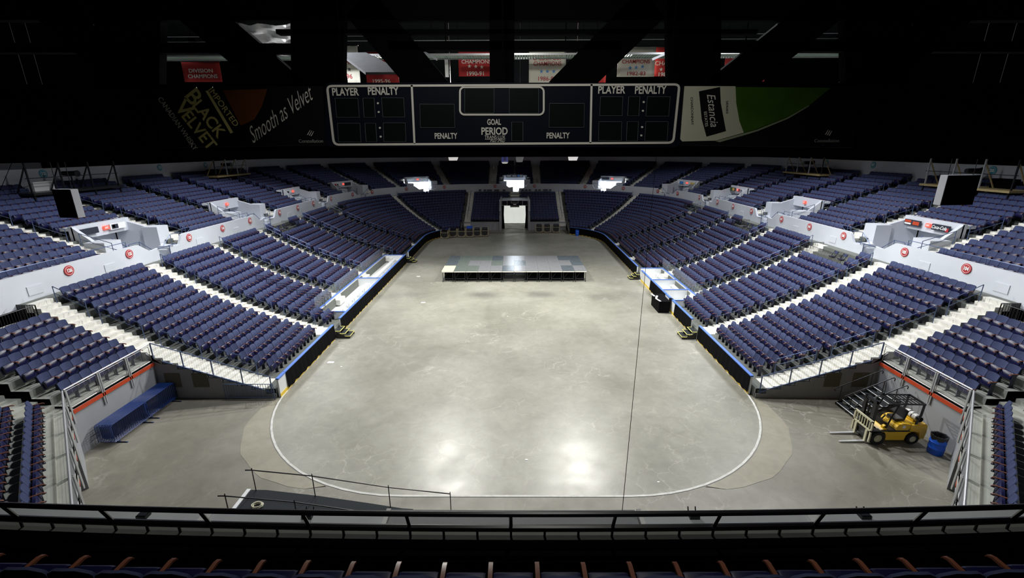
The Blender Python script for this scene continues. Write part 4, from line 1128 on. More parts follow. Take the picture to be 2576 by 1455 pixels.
for i, (x, y) in enumerate(carts):
    x, y = x*1.0, y+.0
    nm_ = ('in the row of six, %s from the corner' % OW[i]) if i < 6 else ('in the group of three, %s from the tunnel' % OW[i-6])
    r = empty('chair_cart', (x, y, 0), 0, 'tan steel chair cart %s' % nm_, 'cart', 'chair carts by the end boards')
    link_mesh('cart_frame', cf, r)
    for a in (-.45, .45):
        for b_ in (-.42, .42): o = link_mesh('caster', cw, r); o.location = (a, b_, .07)
    for q in range(7):
        o = link_mesh('folded_chair', fold_m); o.location = (x+.02*math.sin(q*2), y-.36+.12*q, .2+.02*math.cos(q*3))
        tag(o, 'dark folded chair standing on the cart %s' % nm_.replace('in the row of six, ','').replace('in the group of three, ','').replace('from the corner','from the rink corner').replace('from the tunnel','right of the tunnel'), 'folded chair', 'folded chairs on the carts')
mb = MB(); mb.hexa([(-.38, -.3, 0), (.38, -.3, 0), (.38, .3, 0), (-.38, .3, 0), (-.45, -.36, .32), (.45, -.36, .32), (.45, .36, .32), (-.45, .36, .32)])
o = mb.build('blue_crate', M['bluebin'], None, loc=(-7.0, 70.05, 1.36)); tag(o, 'bright blue open crate on top of the fourth chair cart', 'crate')

# ------------------------------------------------------------------ barrels
def barrel(x, y, label, liner):
    r = empty('plastic_barrel', (x, y, 0), 0, label, 'barrel')
    mb = MB(); mb.lathe([(.27, 0), (.29, .03), (.295, .28), (.31, .30), (.295, .32), (.295, .58), (.31, .60), (.295, .62), (.285, .87), (.29, .9), (.27, .9), (.26, .4)], 24); mb.build('drum', M['bluebin'], r, smooth=True)
    if liner:
        mb = MB(); n = 28; rows = []
        for rr, z, wv in ((.292, .72, .012), (.305, .86, .01), (.31, .93, .012), (.26, .92, .02), (.2, .6, .03), (.0, .5, 0)):
            rows.append([((rr+wv*math.sin(k*5+z*9))*math.cos(2*PI*k/n), (rr+wv*math.sin(k*5+z*9))*math.sin(2*PI*k/n), z+wv*math.sin(k*3)) for k in range(n+1)])
        mb.grid(rows); mb.build('liner', M['vinyl'], r, smooth=True)
barrel(18.88, 17.5, 'blue plastic barrel with black liner in the forklift bay corner', True)
barrel(9.8, 71.0, 'blue plastic barrel standing by the far curved boards', False)

# ------------------------------------------------------------------ crowd barricades nested in the bay
def bar_mesh(L=2.1, h=1.05):
    f = MB(); f.tube([(0, 0, .18), (0, 0, h-.08), (0, .08, h), (0, L-.08, h), (0, L, h-.08), (0, L, .18), (0, 0, .18)], .02, 6)
    b_ = MB()
    for i in range(1, 17): b_.tube([(0, L*i/17, .18), (0, L*i/17, h)], .011, 4, cap=False)
    ft = MB(); ft.bar((-.02, 0, .015), (.36, 0, .015), .05, .03); ft.bar((0, 0, .02), (0, 0, .2), .03, .03)
    return f.mesh('frame', M['bluebar'], True), b_.mesh('bars', M['bluebar']), ft.mesh('foot', M['bluebar'])
fm, bm_, ftm = bar_mesh()
for st in range(2):
    for i in range(11):
        x = -19.35+.075*i; y = 18.0+2.0*st
        r = empty('crowd_barricade', (x, y, 0), 0, 'blue steel crowd barricade, %s out from the wall in the %s stack' % (OW[i], ('nearer', 'farther')[st]), 'barricade', 'nested crowd barricades')
        link_mesh('frame', fm, r); link_mesh('bars', bm_, r)
        for q in (.25, 1.85): o = link_mesh('foot', ftm, r); o.location = (0, q, 0)

# ------------------------------------------------------------------ black steps with yellow nosings at the boards
def steps(x, y, sx, label, n=3):
    r = empty('portable_steps', (x, y, 0), 0, label, 'steps', 'black steps at the boards')
    for i in range(n):
        x0 = -sx*(.34*(n-1-i)); z = .19*(i+1)
        mb = MB(); mb.box(x0, -.5, z-.05, x0-sx*.36, .5, z); mb.build('tread', M['carpet'], r)
        mb = MB()
        mb.box(x0-sx*.32, -.5, z, x0-sx*.37, .5, z+.012); mb.box(x0, -.51, z-.02, x0-sx*.36, -.46, z+.012); mb.box(x0, .46, z-.02, x0-sx*.36, .51, z+.012); mb.build('yellow_edge', M['nosingy'], r)
    mb = MB()
    for yy in (-.48, .44): mb.prism([(0, .02), (-sx*.34*n, .02), (-sx*.34*n, .1), (-sx*.34*(n-1), .14), (0, .19*n-.05)], yy, yy+.04, 'xz')
    mb.build('side_panel', M['black'], r)
steps(-13.0, 30.95, -1, 'black steps with yellow edges at the barricade-side boards, nearer gap')
steps(-13.0, 53.7, -1, 'black steps with yellow edges at the barricade-side boards, farther gap')
steps(13.0, 30.7, 1, 'black steps with yellow edges at the forklift-side boards, nearer gap')
steps(13.0, 46.2, 1, 'black steps with yellow edges beyond the penalty boxes')

# ------------------------------------------------------------------ forklift
def forklift(loc, rz):
    r = empty('forklift', loc, rz, 'yellow and black forklift with cream fork carriage parked in the grey bay', 'forklift')
    def wheel(x, y, R, w):
        mb = MB(); mb.lathe([(R*.55, -w/2), (R*.93, -w/2), (R, -w/2+.04), (R, w/2-.04), (R*.93, w/2), (R*.55, w/2)], 24, axis='Y', cap=False)
        o = mb.build('wheel', M['rubber'], r, smooth=True); o.location = (x, y, R)
        mb = MB(); s_ = 1 if y > 0 else -1
        mb.lathe([(0, s_*w*.30), (R*.18, s_*w*.30), (R*.20, s_*w*.22), (R*.40, s_*w*.22), (R*.48, s_*w*.45), (R*.56, s_*w*.42), (R*.56, -s_*w*.4), (0, -s_*w*.4)], 20, axis='Y', cap=False)
        h = mb.build('hub', M['cream'], o, smooth=True)
    for s_ in (-1, 1): wheel(.80, s_*.44, .34, .24); wheel(-.84, s_*.42, .28, .2)
    mb = MB()                                     # chassis side with wheel arches
    arch = lambda cx, R, a0, a1: [(cx+R*math.cos(math.radians(a0+(a1-a0)*i/8)), .31+R*math.sin(math.radians(a0+(a1-a0)*i/8))) for i in range(9)]
    poly = [(-1.22, .22), (-1.16, .22)]+arch(-.84, .34, 190, 0)[::1]+[(-.48, .2), (.36, .2)]+arch(.8, .42, 185, 95)+[(.45, .82), (.35, .62), (-1.28, .66)]
    mb.prism(poly, -.46, .46, 'xz'); mb.build('chassis', M['yelfork'], r)
    mb = MB(); mb.prism([(-1.34, .30), (-1.14, .30), (-1.05, .66), (-.62, .70), (-.62, 1.0), (-1.24, 1.08), (-1.36, .98), (-1.38, .6)], -.5, .5, 'xz'); mb.build('counterweight', M['yelfork'], r)
    mb = MB(); mb.prism([(-.66, .72), (-.02, .72), (.02, .85), (-.08, 1.03), (-.30, 1.08), (-.66, 1.02)], -.47, .47, 'xz'); mb.build('hood', M['yelfork'], r)
    mb = MB(); mb.box(-1.3, -.47, .66, .34, .47, .725); mb.build('black_stripe', M['black'], r)
    mb = MB(); mb.box(-.02, -.44, .42, .45, .44, .5); mb.prism([(.40, .5), (.52, .5), (.46, 1.05), (.40, 1.05)], -.36, .36, 'xz'); mb.build('footwell', M['black'], r)
    mb = MB(); mb.prism([(.44, .55), (.62, .6), (.56, .9), (.46, .95)], -.40, -.28, 'xz'); mb.prism([(.44, .55), (.62, .6), (.56, .9), (.46, .95)], .28, .40, 'xz'); mb.build('cowl', M['yelfork'], r)
    mb = MB(); mb.box(.42, -.54, .70, 1.12, -.33, .74); mb.box(.42, .33, .70, 1.12, .54, .74); mb.build('fender', M['black'], r)
    st = MB(); st.cbox((-.26, 0, 1.13), (.46, .46, .11)); o = st.build('seat', M['vinyl'], r)
    mb = MB(); mb.cbox((-.50, 0, 1.36), (.10, .44, .46), Matrix.Rotation(-.2, 3, 'Y')); mb.build('seat_back', M['vinyl'], o)
    mb = MB(); mb.tube([(.42, 0, .98), (.26, 0, 1.22)], .03, 8); o = mb.build('steering_column', M['black'], r)
    mb = MB(); c = Vector((.25, 0, 1.24)); ax = Vector((-.24, 0, .24)).normalized(); a_ = Vector((0, 1, 0)); b_ = ax.cross(a_)
    mb.tube([tuple(c+a_*.17*math.cos(t)+b_*.17*math.sin(t)) for t in np.linspace(0, 2*PI, 17)], .016, 6); mb.build('steering_wheel', M['vinyl'], o)
    # overhead guard
    g_ = MB()
    for s_ in (-1, 1):
        g_.tube([(.50, s_*.42, .62), (.30, s_*.43, 1.5), (.12, s_*.43, 2.05)], .035, 6)
        g_.tube([(-.55, s_*.43, .75), (-.85, s_*.43, 1.0), (-.98, s_*.43, 1.5), (-1.0, s_*.43, 2.02)], .05, 6)
        g_.bar((.36, s_*.43, 2.07), (-1.05, s_*.43, 2.04), .05, .06)
    g_.bar((.36, -.45, 2.07), (.36, .45, 2.07), .05, .06); g_.bar((-1.03, -.45, 2.04), (-1.03, .45, 2.04), .06, .08)
    g_.build('overhead_guard', M['black'], r, smooth=True)
    g_ = MB()
    for i in range(7): x = .22-.17*i; g_.bar((x, -.43, 2.07), (x, .43, 2.07), .03, .035)
    g_.bar((.36, 0, 2.06), (-1.0, 0, 2.05), .03, .03); g_.build('guard_slats', M['black'], r)
    # mast, carriage, load rest, forks
    mb = MB()
    for s_ in (-1, 1): mb.box(.98, s_*.27, .08, 1.12, s_*.36, 2.12); mb.box(1.02, s_*.2, .1, 1.12, s_*.27, 2.0)
    mb.box(1.0, -.36, 2.02, 1.1, .36, 2.12); mb.box(1.0, -.34, 1.1, 1.06, .34, 1.2); mb.box(.98, -.3, .1, 1.08, .3, .2); mb.build('mast', M['black'], r)
    mb = MB(); mb.tube([(1.0, -.1, .3), (1.0, -.1, 1.75)], .04, 8); mb.tube([(1.0, .1, .3), (1.0, .1, 1.75)], .04, 8); mb.build('lift_cylinder', M['vinyl'], r)
    mb = MB(); mb.box(1.14, -.46, .18, 1.2, .46, .28); mb.box(1.14, -.46, .52, 1.2, .46, .62); mb.box(1.12, -.3, .2, 1.16, .3, .6); mb.build('carriage', M['black'], r)
    mb = MB()
    for s_ in (-1, 1): mb.box(1.17, s_*.50, .16, 1.23, s_*.57, 1.22)
    mb.box(1.17, -.57, 1.16, 1.23, .57, 1.24); mb.box(1.17, -.57, .68, 1.23, .57, .75)
    for i in range(6): y = -.38+.152*i; mb.box(1.18, y-.018, .75, 1.215, y+.018, 1.17)
    mb.build('load_backrest', M['cream'], r)
    for y in (-.33, .33):
        mb = MB(); mb.box(1.2, y-.055, .06, 1.25, y+.055, .66)
        mb.build('fork_shank', M['cream'], r)
        mb = MB(); mb.hexa([(1.2, y-.055, .05), (2.38, y-.035, .05), (2.38, y+.035, .05), (1.2, y+.055, .05), (1.2, y-.055, .10), (2.38, y-.035, .065), (2.38, y+.035, .065), (1.2, y+.055, .10)]); mb.build('fork', M['steel'], r)
    # gas bottle
    mb = MB(); mb.lathe([(0, -.36), (.08, -.36), (.14, -.31), (.15, -.25), (.15, .25), (.14, .31), (.08, .36), (0, .36)], 20, c=(-.98, 0, 1.27), axis='Y'); o = mb.build('gas_bottle', M['wht'], r, smooth=True)
    mb = MB(); mb.lathe([(.10, .34), (.13, .34), (.13, .46), (.10, .46)], 16, c=(-.98, 0, 1.27), axis='Y', cap=False); mb.lathe([(.155, -.1), (.155, -.05)], 20, c=(-.98, 0, 1.27), axis='Y', cap=False); mb.lathe([(.155, .08), (.155, .13)], 20, c=(-.98, 0, 1.27), axis='Y', cap=False); mb.build('collar', M['black'], o)
    mb = MB(); mb.box(-1.1, -.25, 1.06, -.86, .25, 1.13); mb.build('bottle_bracket', M['yelfork'], r)
    for s_ in (-1, 1):
        mb = MB(); mb.lathe([(0, 0), (.075, 0), (.075, .006), (0, .006)], 16, c=(-.32, 0, 0), axis='Y')
        o = mb.build('round_decal', M['wht'], r); o.location = (0, s_*.472-(0 if s_ > 0 else .006), .9)
    mb = MB(); mb.tube([(.46, .2, 1.05), (.42, .24, 1.25)], .012, 5); mb.tube([(.46, .26, 1.05), (.42, .30, 1.22)], .012, 5); mb.build('lever', M['yelfork'], r)
    mb = MB(); mb.lathe([(0, 0), (.05, 0), (.05, .08), (0, .1)], 12, c=(.25, -.38, 2.1)); mb.build('headlight', M['vinyl'], r)
forklift((17.50, 18.62, 0), PI)

# ------------------------------------------------------------------ portable stair behind the forklift
r = empty('stair_unit', (17.15, 20.05, 0), 0, 'black portable stair unit with white nosings and hooked rails behind the forklift', 'stairs')
for i in range(7):
    x = .29*i; z = .155*(i+1)
    mb = MB(); mb.box(x, 0, z-.05, x+.31, 1.55, z); mb.build('tread', M['carpet'], r)
    mb = MB(); mb.box(x, .02, z, x+.045, 1.53, z+.008); mb.build('nosing', M['nosing'], r)
mb = MB()
for y in (0, .75, 1.5): mb.prism([(0, .02), (2.0, .85), (2.03, 1.05), (1.7, .95), (0, .12)], y, y+.05, 'xz')
mb.box(1.95, 0, 0, 2.02, .05, 1.05); mb.box(1.95, 1.5, 0, 2.02, 1.55, 1.05); mb.build('stringer', M['black'], r)
for y in (-.02, .78, 1.57):
    mb = MB(); pa, pb = Vector((-.1, y, .95)), Vector((2.0, y, 1.95))
    pts = [pa+Vector((.02, 0, -.16)), pa+Vector((-.07, 0, -.12)), pa+Vector((-.08, 0, -.04)), pa, pb, pb+Vector((.1, 0, .02)), pb+Vector((.16, 0, -.05)), pb+Vector((.14, 0, -.16))]
    mb.tube([tuple(p) for p in pts], .024, 6); mb.build('hand_rail', M['black'], r, smooth=True)
    for t in (.14, .84): p = pa.lerp(pb, t); mb = MB(); mb.tube([(p.x, y, p.z-.95), tuple(p)], .02, 6); mb.build('rail_post', M['black'], r)
# handle of a yellow-capped cane-shaped hook by the guard
# ------------------------------------------------------------------ black ramp below the balcony, and its coil of rope
r = empty('access_ramp', (0, 12.2, 0), 0, 'black carpeted ramp with thin black rails just below the balcony', 'ramp')
prof = [(-10.0, .90), (-9.4, .90), (-7.4, .62), (-5.6, .30), (-4.3, .05), (-3.9, .02)]
mb = MB(); mb.prism([(-10.0, .0)]+prof+[(-3.9, 0)], 0, 1.9, 'xz'); mb.build('ramp_surface', M['carpet'], r)
mb = MB(); mb.box(-10.12, -.02, 0, -9.98, 1.92, .93); mb.build('white_edge', M['hdpe'], r)
def rz_(x): return float(np.interp(x, [p[0] for p in prof]+[-2.3], [p[1] for p in prof]+[0]))
for yy, xs in ((1.86, (-9.75, -7.55, -4.75, -2.45)), (.55, (-9.95, -7.6, -4.7, -2.5))):
    pts = [(xs[0]-.25, yy, rz_(xs[0])+.92)]+[(x, yy, rz_(x)+.92-(.16 if i == 3 else 0)) for i, x in enumerate(xs)]
    mb = MB(); mb.tube(pts, .022, 6); mb.build('hand_rail', M['black'], r)
    for i, x in enumerate(xs): mb = MB(); mb.tube([(x, yy, rz_(x)), (x, yy, pts[i+1][2]), (x, yy, pts[i+1][2]+.09)], .018, 6); mb.build('rail_post', M['black'], r)
mb = MB(); pts = []
for i in range(90): a = i*.42; rr = .17+.03*math.sin(i*.31); pts.append((rr*math.cos(a), rr*.8*math.sin(a), .02+.0012*i+.01*math.sin(i)))
mb.tube(pts, .016, 5); o = mb.build('rope_coil', M['rope'], None, smooth=True, loc=(-9.25, 13.25, .90)); tag(o, 'pale coil of rope lying on the top end of the black ramp', 'rope')

# ------------------------------------------------------------------ tunnel curtain
mb = MB(); rows = []
for i in range(25):
    x = -2.05+4.1*i/24; sag = 1-((x/1.95)**2)
    rows.append([(x*(1.0+.05*math.sin(z_*1.3)), 83.2+.07*math.sin(i*.9+z_)+.1*math.sin(z_*2.2), z_) for z_ in np.linspace(1.15 if False else .05, 4.45, 12)])
mb.grid(rows); o = mb.build('tunnel_curtain', M['curtain'], None, smooth=True); tag(o, 'bright white curtain with light painted in as glow, closing the tunnel in the end section', 'curtain')
for sx, lab in ((-1, 'barricade side'), (1, 'forklift side')):
    mb = MB(); mb.grid([[(sx*(1.72+.5*i/6), 77.6+.08*math.sin(i*2), .02), (sx*(1.86+.36*i/6), 77.6+.06*math.sin(i*2), 2.4), (sx*(1.78+.44*i/6), 77.6+.06*math.sin(i*2), 4.4)] for i in range(7)])
    o = mb.build('side_drape', M['drape'], None, smooth=True); tag(o, 'narrow black drape at the tunnel mouth, %s' % lab, 'drape', 'drapes at the tunnel')
mb = MB(); mb.box(-2.2, -.06, -.42, 2.2, 0, .42)
o = empty('tunnel_sign', (0, 76.9, 4.42), 0, 'dark sign board with thin white outlines over the tunnel mouth', 'sign')
mb.build('board', M['navy'], o)
mb = MB()
def outl(mb, x0, z0, x1, z1, t=.03, y=-.075):
    mb.box(x0, y, z0, x1, y+.012, z0+t); mb.box(x0, y, z1-t, x1, y+.012, z1); mb.box(x0, y, z0, x0+t, y+.012, z1); mb.box(x1-t, y, z0, x1, y+.012, z1)
outl(mb, -2.18, -.40, 2.18, .40); outl(mb, -1.3, -.40, 1.3, .40); outl(mb, -.6, .0, .6, .38); mb.box(-.25, -.075, -.3, .25, -.06, -.16); mb.build('outline', M['letter'], o)
for sx in (-1, 1):
    r = empty('tunnel_rail', (sx*2.5, 75.6, 0), 0, 'pale slanting side rail of the tunnel mouth, %s side' % ('forklift' if sx > 0 else 'barricade'), 'rail', 'tunnel rails')
    mb = MB(); mb.tube([(0, 0, 1.6), (0, .6, 3.4), (0, 1.2, 5.0)], .05, 6); mb.build('rail', M['steel'], r)
    mb = MB(); mb.bar((0, 0, 0), (0, 0, 1.6), .06, .06); mb.build('post', M['steel'], r)
# thin dark seam across the far end of the floor
mb = MB(); mb.box(-4.2, 73.3, .001, 3.3, 73.42, .02); struct('floor_seam', mb, M['black'])
# scraps on the floor
for i, (x, y, s_) in enumerate(((-11.9, 26.6, .22), (-11.0, 26.0, .07), (-.6, 35.0, .05), (.5, 17.0, .06), (5.9, 15.6, .05), (-8.2, 38.5, .2), (-10.4, 47.2, .2))):
    mb = MB(); mb.hexa([(-s_, -s_*.5, .007), (s_, -s_*.6, .007), (s_*.9, s_*.5, .007), (-s_*.8, s_*.6, .007), (-s_, -s_*.5, .016), (s_, -s_*.6, .016), (s_*.9, s_*.5, .016), (-s_*.8, s_*.6, .016)])
    o = mb.build('paper_scrap', M['wht'], None, loc=(x, y, 0)); tag(o, 'small white paper scrap %s' % ('near the first draped board', 'by the larger scrap at the draped board', 'in the middle of the floor', 'near the white end line', 'close to the white end line beyond the cable', 'halfway along the white players bench', 'beside the farther end of the white players bench')[i], 'paper', 'paper scraps')
# ------------------------------------------------------------------ hanging scoreboard with advertising panels
SY = 14.0
def S(x, y, dy=0.0): return on_y(x, y, SY+dy)
def fit(parent, body, px, py, wpx, hpx, m, ang=0.0, bold=0.0, shear=0.0, Y=None, name='lettering', dy=-.006, space=1.0):
    Y = SY if Y is None else Y
    c = on_y(px, py, Y+dy); k = (on_y(px+10, py, Y+dy)-c).length/10
    me = text_mesh(body, 1.0, 1.0, bold, shear, .004, m, 'CENTER', space)
    co = np.array([v.co[:] for v in me.vertices]); mn, mx = co.min(0), co.max(0)
    me.transform(Matrix.Translation((-(mn[0]+mx[0])/2, -(mn[1]+mx[1])/2, 0)))
    me.transform(Matrix.Diagonal((wpx*k/(mx[0]-mn[0]), hpx*k/(mx[1]-mn[1]), 1, 1)))
    me.transform(Matrix.Rotation(ang, 4, 'Z'))
    me.transform(Matrix(((1, 0, 0), (0, 0, -1), (0, 1, 0))).to_4x4())
    me.transform(Matrix.Translation(c-parent.location)); return link_mesh(name, me, parent)
def plate(mb, pts, dy0, dy1, o):      # polygon given in photograph coordinates, standing in the sign's plane
    P = [S(x, y)-o for x, y in pts]; n = len(P)
    V = [(p.x, dy0, p.z) for p in P]+[(p.x, dy1, p.z) for p in P]
    mb.add(V, [tuple(range(n)), tuple(reversed(range(n, 2*n)))]+[(i, (i+1) % n, (i+1) % n+n, i+n) for i in range(n)])
def rrect(x0, y0, x1, y1, r, n=5):
    pts = []
    for cx, cy, a0 in ((x1-r, y0+r, -90), (x1-r, y1-r, 0), (x0+r, y1-r, 90), (x0+r, y0+r, 180)):
        for i in range(n+1): a = math.radians(a0+90*i/n); pts.append((cx+r*math.cos(a), cy+r*math.sin(a)))
    return pts
def band(mb, pts, w, dy, o):          # closed outline of width w
    cx = sum(p[0] for p in pts)/len(pts); cy = sum(p[1] for p in pts)/len(pts); n = len(pts)
    inn = []
    for i in range(n):
        a, b, c = pts[i-1], pts[i], pts[(i+1) % n]
        t = Vector((c[0]-a[0], c[1]-a[1])).normalized(); nn = Vector((-t.y, t.x))
        if nn.dot(Vector((cx-b[0], cy-b[1]))) < 0: nn = -nn
        inn.append((b[0]+nn.x*w, b[1]+nn.y*w))
    P = [S(x, y)-o for x, y in pts]; Q = [S(x, y)-o for x, y in inn]
    V = [(p.x, dy, p.z) for p in P]+[(q.x, dy, q.z) for q in Q]+[(p.x, dy+.02, p.z) for p in P]+[(q.x, dy+.02, q.z) for q in Q]
    for i in range(n):
        j = (i+1) % n
        mb.add([V[i], V[j], V[n+j], V[n+i], V[2*n+i], V[2*n+j], V[3*n+j], V[3*n+i]], [(0, 1, 2, 3), (0, 4, 5, 1), (3, 2, 6, 7)])
ctr = S(1266, 290)
sb = empty('scoreboard', (ctr.x, SY, ctr.z), 0, 'long dark navy hockey scoreboard with white border hanging over the rink', 'scoreboard'); so = sb.location.copy()
mb = MB(); plate(mb, rrect(818, 208, 1714, 370, 14), 0, .45, so); mb.build('cabinet', M['navy'], sb)
# border follows the slightly tapering outline
def round_quad(q, r):
    out = []
    for i in range(4):
        p, a_, b_ = Vector(q[i]), Vector(q[i-1]), Vector(q[(i+1) % 4])
        u, v = (a_-p).normalized()*r, (b_-p).normalized()*r
        for t in np.linspace(0, 1, 6): out.append(tuple((p+u)*(1-t)**2+p*2*t*(1-t)+(p+v)*t*t))
    return out
ol = round_quad([(820, 214), (1712, 210), (1696, 362), (838, 367)], 16)
mb = MB(); band(mb, ol, 5.5, -.02, so)
for xa, ya, xb, yb in ((1036, 214, 1043, 362), (1488, 212, 1485, 360)): plate(mb, [(xa-2.5, ya), (xa+2.5, ya), (xb+2.5, yb), (xb-2.5, yb)], -.02, 0, so)
band(mb, rrect(1155, 217, 1370, 291, 14), 4.5, -.02, so)
mb.build('white_border', M['letter'], sb)
def cells(lst):
    for (x0, y0, x1, y1, sk) in lst:
        pts = [(x0, y0), (x1, y0), (x1+sk, y1), (x0+sk, y1)]
        mb = MB(); plate(mb, pts, -.012, .01, so); c = mb.build('digit_window', M['cell'], sb)
        mb = MB(); band(mb, pts, 1.0, -.022, so); o = mb.build('thin_outline', mat('window_outline', (.10, .14, .14), .6) if 'window_outline' not in bpy.data.materials else bpy.data.materials['window_outline'], c)
cells([(843, 247, 901, 247+49, 4), (913, 247, 942, 296, 3), (960, 246, 1016, 295, 3), (849, 310, 906, 358, 3), (918, 310, 946, 357, 3), (964, 309, 1020, 357, 2),
       (1056, 262, 1143, 322, 2), (1382, 260, 1470, 321, -1), (1169, 222, 1243, 285, 0), (1281, 222, 1355, 285, 0), (1287, 307, 1316, 355, 0),
       (1510, 243, 1567, 292, -2), (1581, 243, 1610, 292, -3), (1628, 243, 1686, 293, -4), (1506, 306, 1564, 354, -1), (1577, 306, 1606, 354, -2), (1624, 306, 1681, 355, -3)])
for (x, y) in ((951, 260), (953, 282), (956, 322), (958, 344), (1619, 257), (1617, 279), (1615, 320), (1613, 341)):
    mb = MB(); plate(mb, [(x+2.6*math.cos(a), y+2.6*math.sin(a)) for a in np.linspace(0, 2*PI, 11)[:-1]], -.02, 0, so); mb.build('colon_dot', M['letter'], sb)
for body, x, y, w_, h_ in (('PLAYER', 869, 231, 67, 18), ('PENALTY', 964, 229, 77, 18), ('PLAYER', 1539, 226, 68, 18), ('PENALTY', 1637, 226, 79, 19), ('PENALTY', 1122, 342, 57, 14), ('PENALTY', 1404, 341, 58, 14), ('GOAL', 1243, 307, 35, 14), ('PERIOD', 1244, 330, 66, 18)):
    fit(sb, body, x, y, w_, h_, M['letter'], bold=.022)
fit(sb, 'TRANS·LUX', 1245, 345, 52, 8, M['letter']); fit(sb, 'Fair-Play', 1252, 355.5, 38, 7, M['letter'], shear=.3)
mb = MB(); plate(mb, [(1220, 350), (1271, 350), (1271, 351), (1220, 351)], -.012, 0, so); mb.build('underline', M['letter'], sb)
for x in (860, 1265, 1690):
    mb = MB(); p = S(x, 212)-so; mb.tube([(p.x, .25, p.z), (p.x, .25, 20-so.z)], .02, 6); mb.build('hanger', M['matte'], sb)
# black fascia the signs hang on
mb = MB(); xs = np.linspace(-19, 19, 21)
rows = [[(x, SY+.05, 12.925-.00055*x*x), (x, SY+.05, 14.95), (x, SY+.6, 14.95), (x, SY+.6, 12.925-.00055*x*x), (x, SY+.05, 12.925-.00055*x*x)] for x in xs]
mb.grid(rows); mb.add(rows[0][:4], [(0, 1, 2, 3)]); mb.add(rows[-1][:4], [(0, 1, 2, 3)])
# leave a pocket for the scoreboard cabinet: the fascia stands behind it
for i, v in enumerate(mb.v): mb.v[i] = (v[0], v[1]+.45, v[2])
o = mb.build('sign_fascia', M['matte'], None); tag(o, 'long black fascia carrying the scoreboard and the two advertising panels', 'fascia')
# whisky advertisement panel
p = S(600, 300); ad = empty('advert_panel', (p.x, SY, p.z), 0, 'black whisky advertising panel with gold lettering beside the scoreboard', 'advertising panel'); ao = ad.location.copy()
mb = MB(); plate(mb, [(390, 222), (812, 216), (818, 366), (400, 372)], .01, .3, ao); mb.build('panel', M['ad_black'], ad)
mb = MB(); plate(mb, [(560, 227), (672, 224), (658, 268), (640, 300), (606, 316)], -.004, .01, ao); mb.build('amber_print', M['ad_amber'], ad)
mb = MB(); plate(mb, [(517, 229), (523, 228), (586, 333), (580, 336)], -.006, .01, ao); mb.build('gold_bar', M['gold'], ad)
A = math.radians(-61)
fit(ad, 'B', 488, 244, 27, 42, M['gold'], A+.06, bold=.015); fit(ad, 'LACK', 527, 300, 92, 31, M['gold'], A+.06, bold=.015)
fit(ad, 'V', 463, 272, 34, 42, M['gold'], A+.06, bold=.015); fit(ad, 'ELVET', 502, 329, 98, 31, M['gold'], A+.06, bold=.015)
fit(ad, 'IMPORTED', 563, 270, 100, 15, M['gold'], A+.02); fit(ad, 'CANADIAN WHISKY', 448, 312, 138, 13, M['letter'], A-.02)
fit(ad, 'Smooth as Velvet', 704, 287, 206, 36, M['letter'], math.radians(32), shear=.95, bold=-.008)
def road(parent, x, y, s):
    mb = MB(); o = parent.location
    for q in (-1, 0, 1):
        pts = []
        for t in np.linspace(0, 1, 6): pts.append((x+(q*6+ (1-t)*-4+t*6)*s, y+(8-16*t+2*q)*s))
        back = [(a+3.2*s*(1-.6*i/5), b) for i, (a, b) in enumerate(pts)][::-1]
        plate(mb, pts+back, -.008, .0, o)
    mb.build('road_emblem', M['letter'], parent)
road(ad, 780, 335, .75); fit(ad, 'Constellation', 782, 355, 61, 8, mat('dim_lettering', (.35, .36, .34), .6))
# wine advertisement panel
p = S(1930, 290); a2 = empty('advert_panel', (p.x, SY, p.z), 0, 'wine advertising panel with a green bottle and pale label beside the scoreboard', 'advertising panel'); ao = a2.location.copy()
mb = MB(); plate(mb, [(1716, 214), (2160, 218), (2150, 372), (1708, 366)], .01, .3, ao); mb.build('panel', M['ad_black'], a2)
mb = MB(); plate(mb, [(1722, 217), (1850, 217), (1852, 260), (1860, 305), (1871, 334), (1800, 354), (1716, 356), (1711, 350)], -.004, .01, ao); mb.build('paper_label', M['ad_label'], a2)
mb = MB(); plate(mb, [(1758, 230), (1811, 219), (1813, 260), (1826, 330), (1777, 344), (1765, 300)], -.008, .0, ao); mb.build('label_band', M['ad_black'], a2)
mb = MB(); plate(mb, [(1850, 219), (2090, 221), (2040, 262), (1980, 295), (1900, 326), (1872, 334), (1860, 305), (1852, 260)], -.003, .01, ao); mb.build('bottle_print', M['ad_green'], a2)
mb = MB(); plate(mb, [(1800, 355), (1873, 335), (1905, 326), (1980, 296), (2035, 265), (2036, 267), (1982, 299), (1906, 330), (1874, 340), (1810, 358)], -.006, .01, ao); mb.build('bottle_edge', mat('edge_print', (.3, .34, .22), .5), a2)
fit(a2, 'Estancia', 1793, 278, 80, 20, M['letter'], math.radians(-76), shear=.4); fit(a2, 'ESTATES', 1776, 300, 36, 7, M['letter'], math.radians(-78))
fit(a2, 'CHARDONNAY', 1741, 280, 66, 6, M['signdark'], math.radians(-82)); fit(a2, 'SERIES', 1829, 270, 30, 5, M['signdark'], math.radians(-82))
road(a2, 2083, 334, .75); fit(a2, 'Constellation', 2080, 354, 62, 8, bpy.data.materials['dim_lettering'])

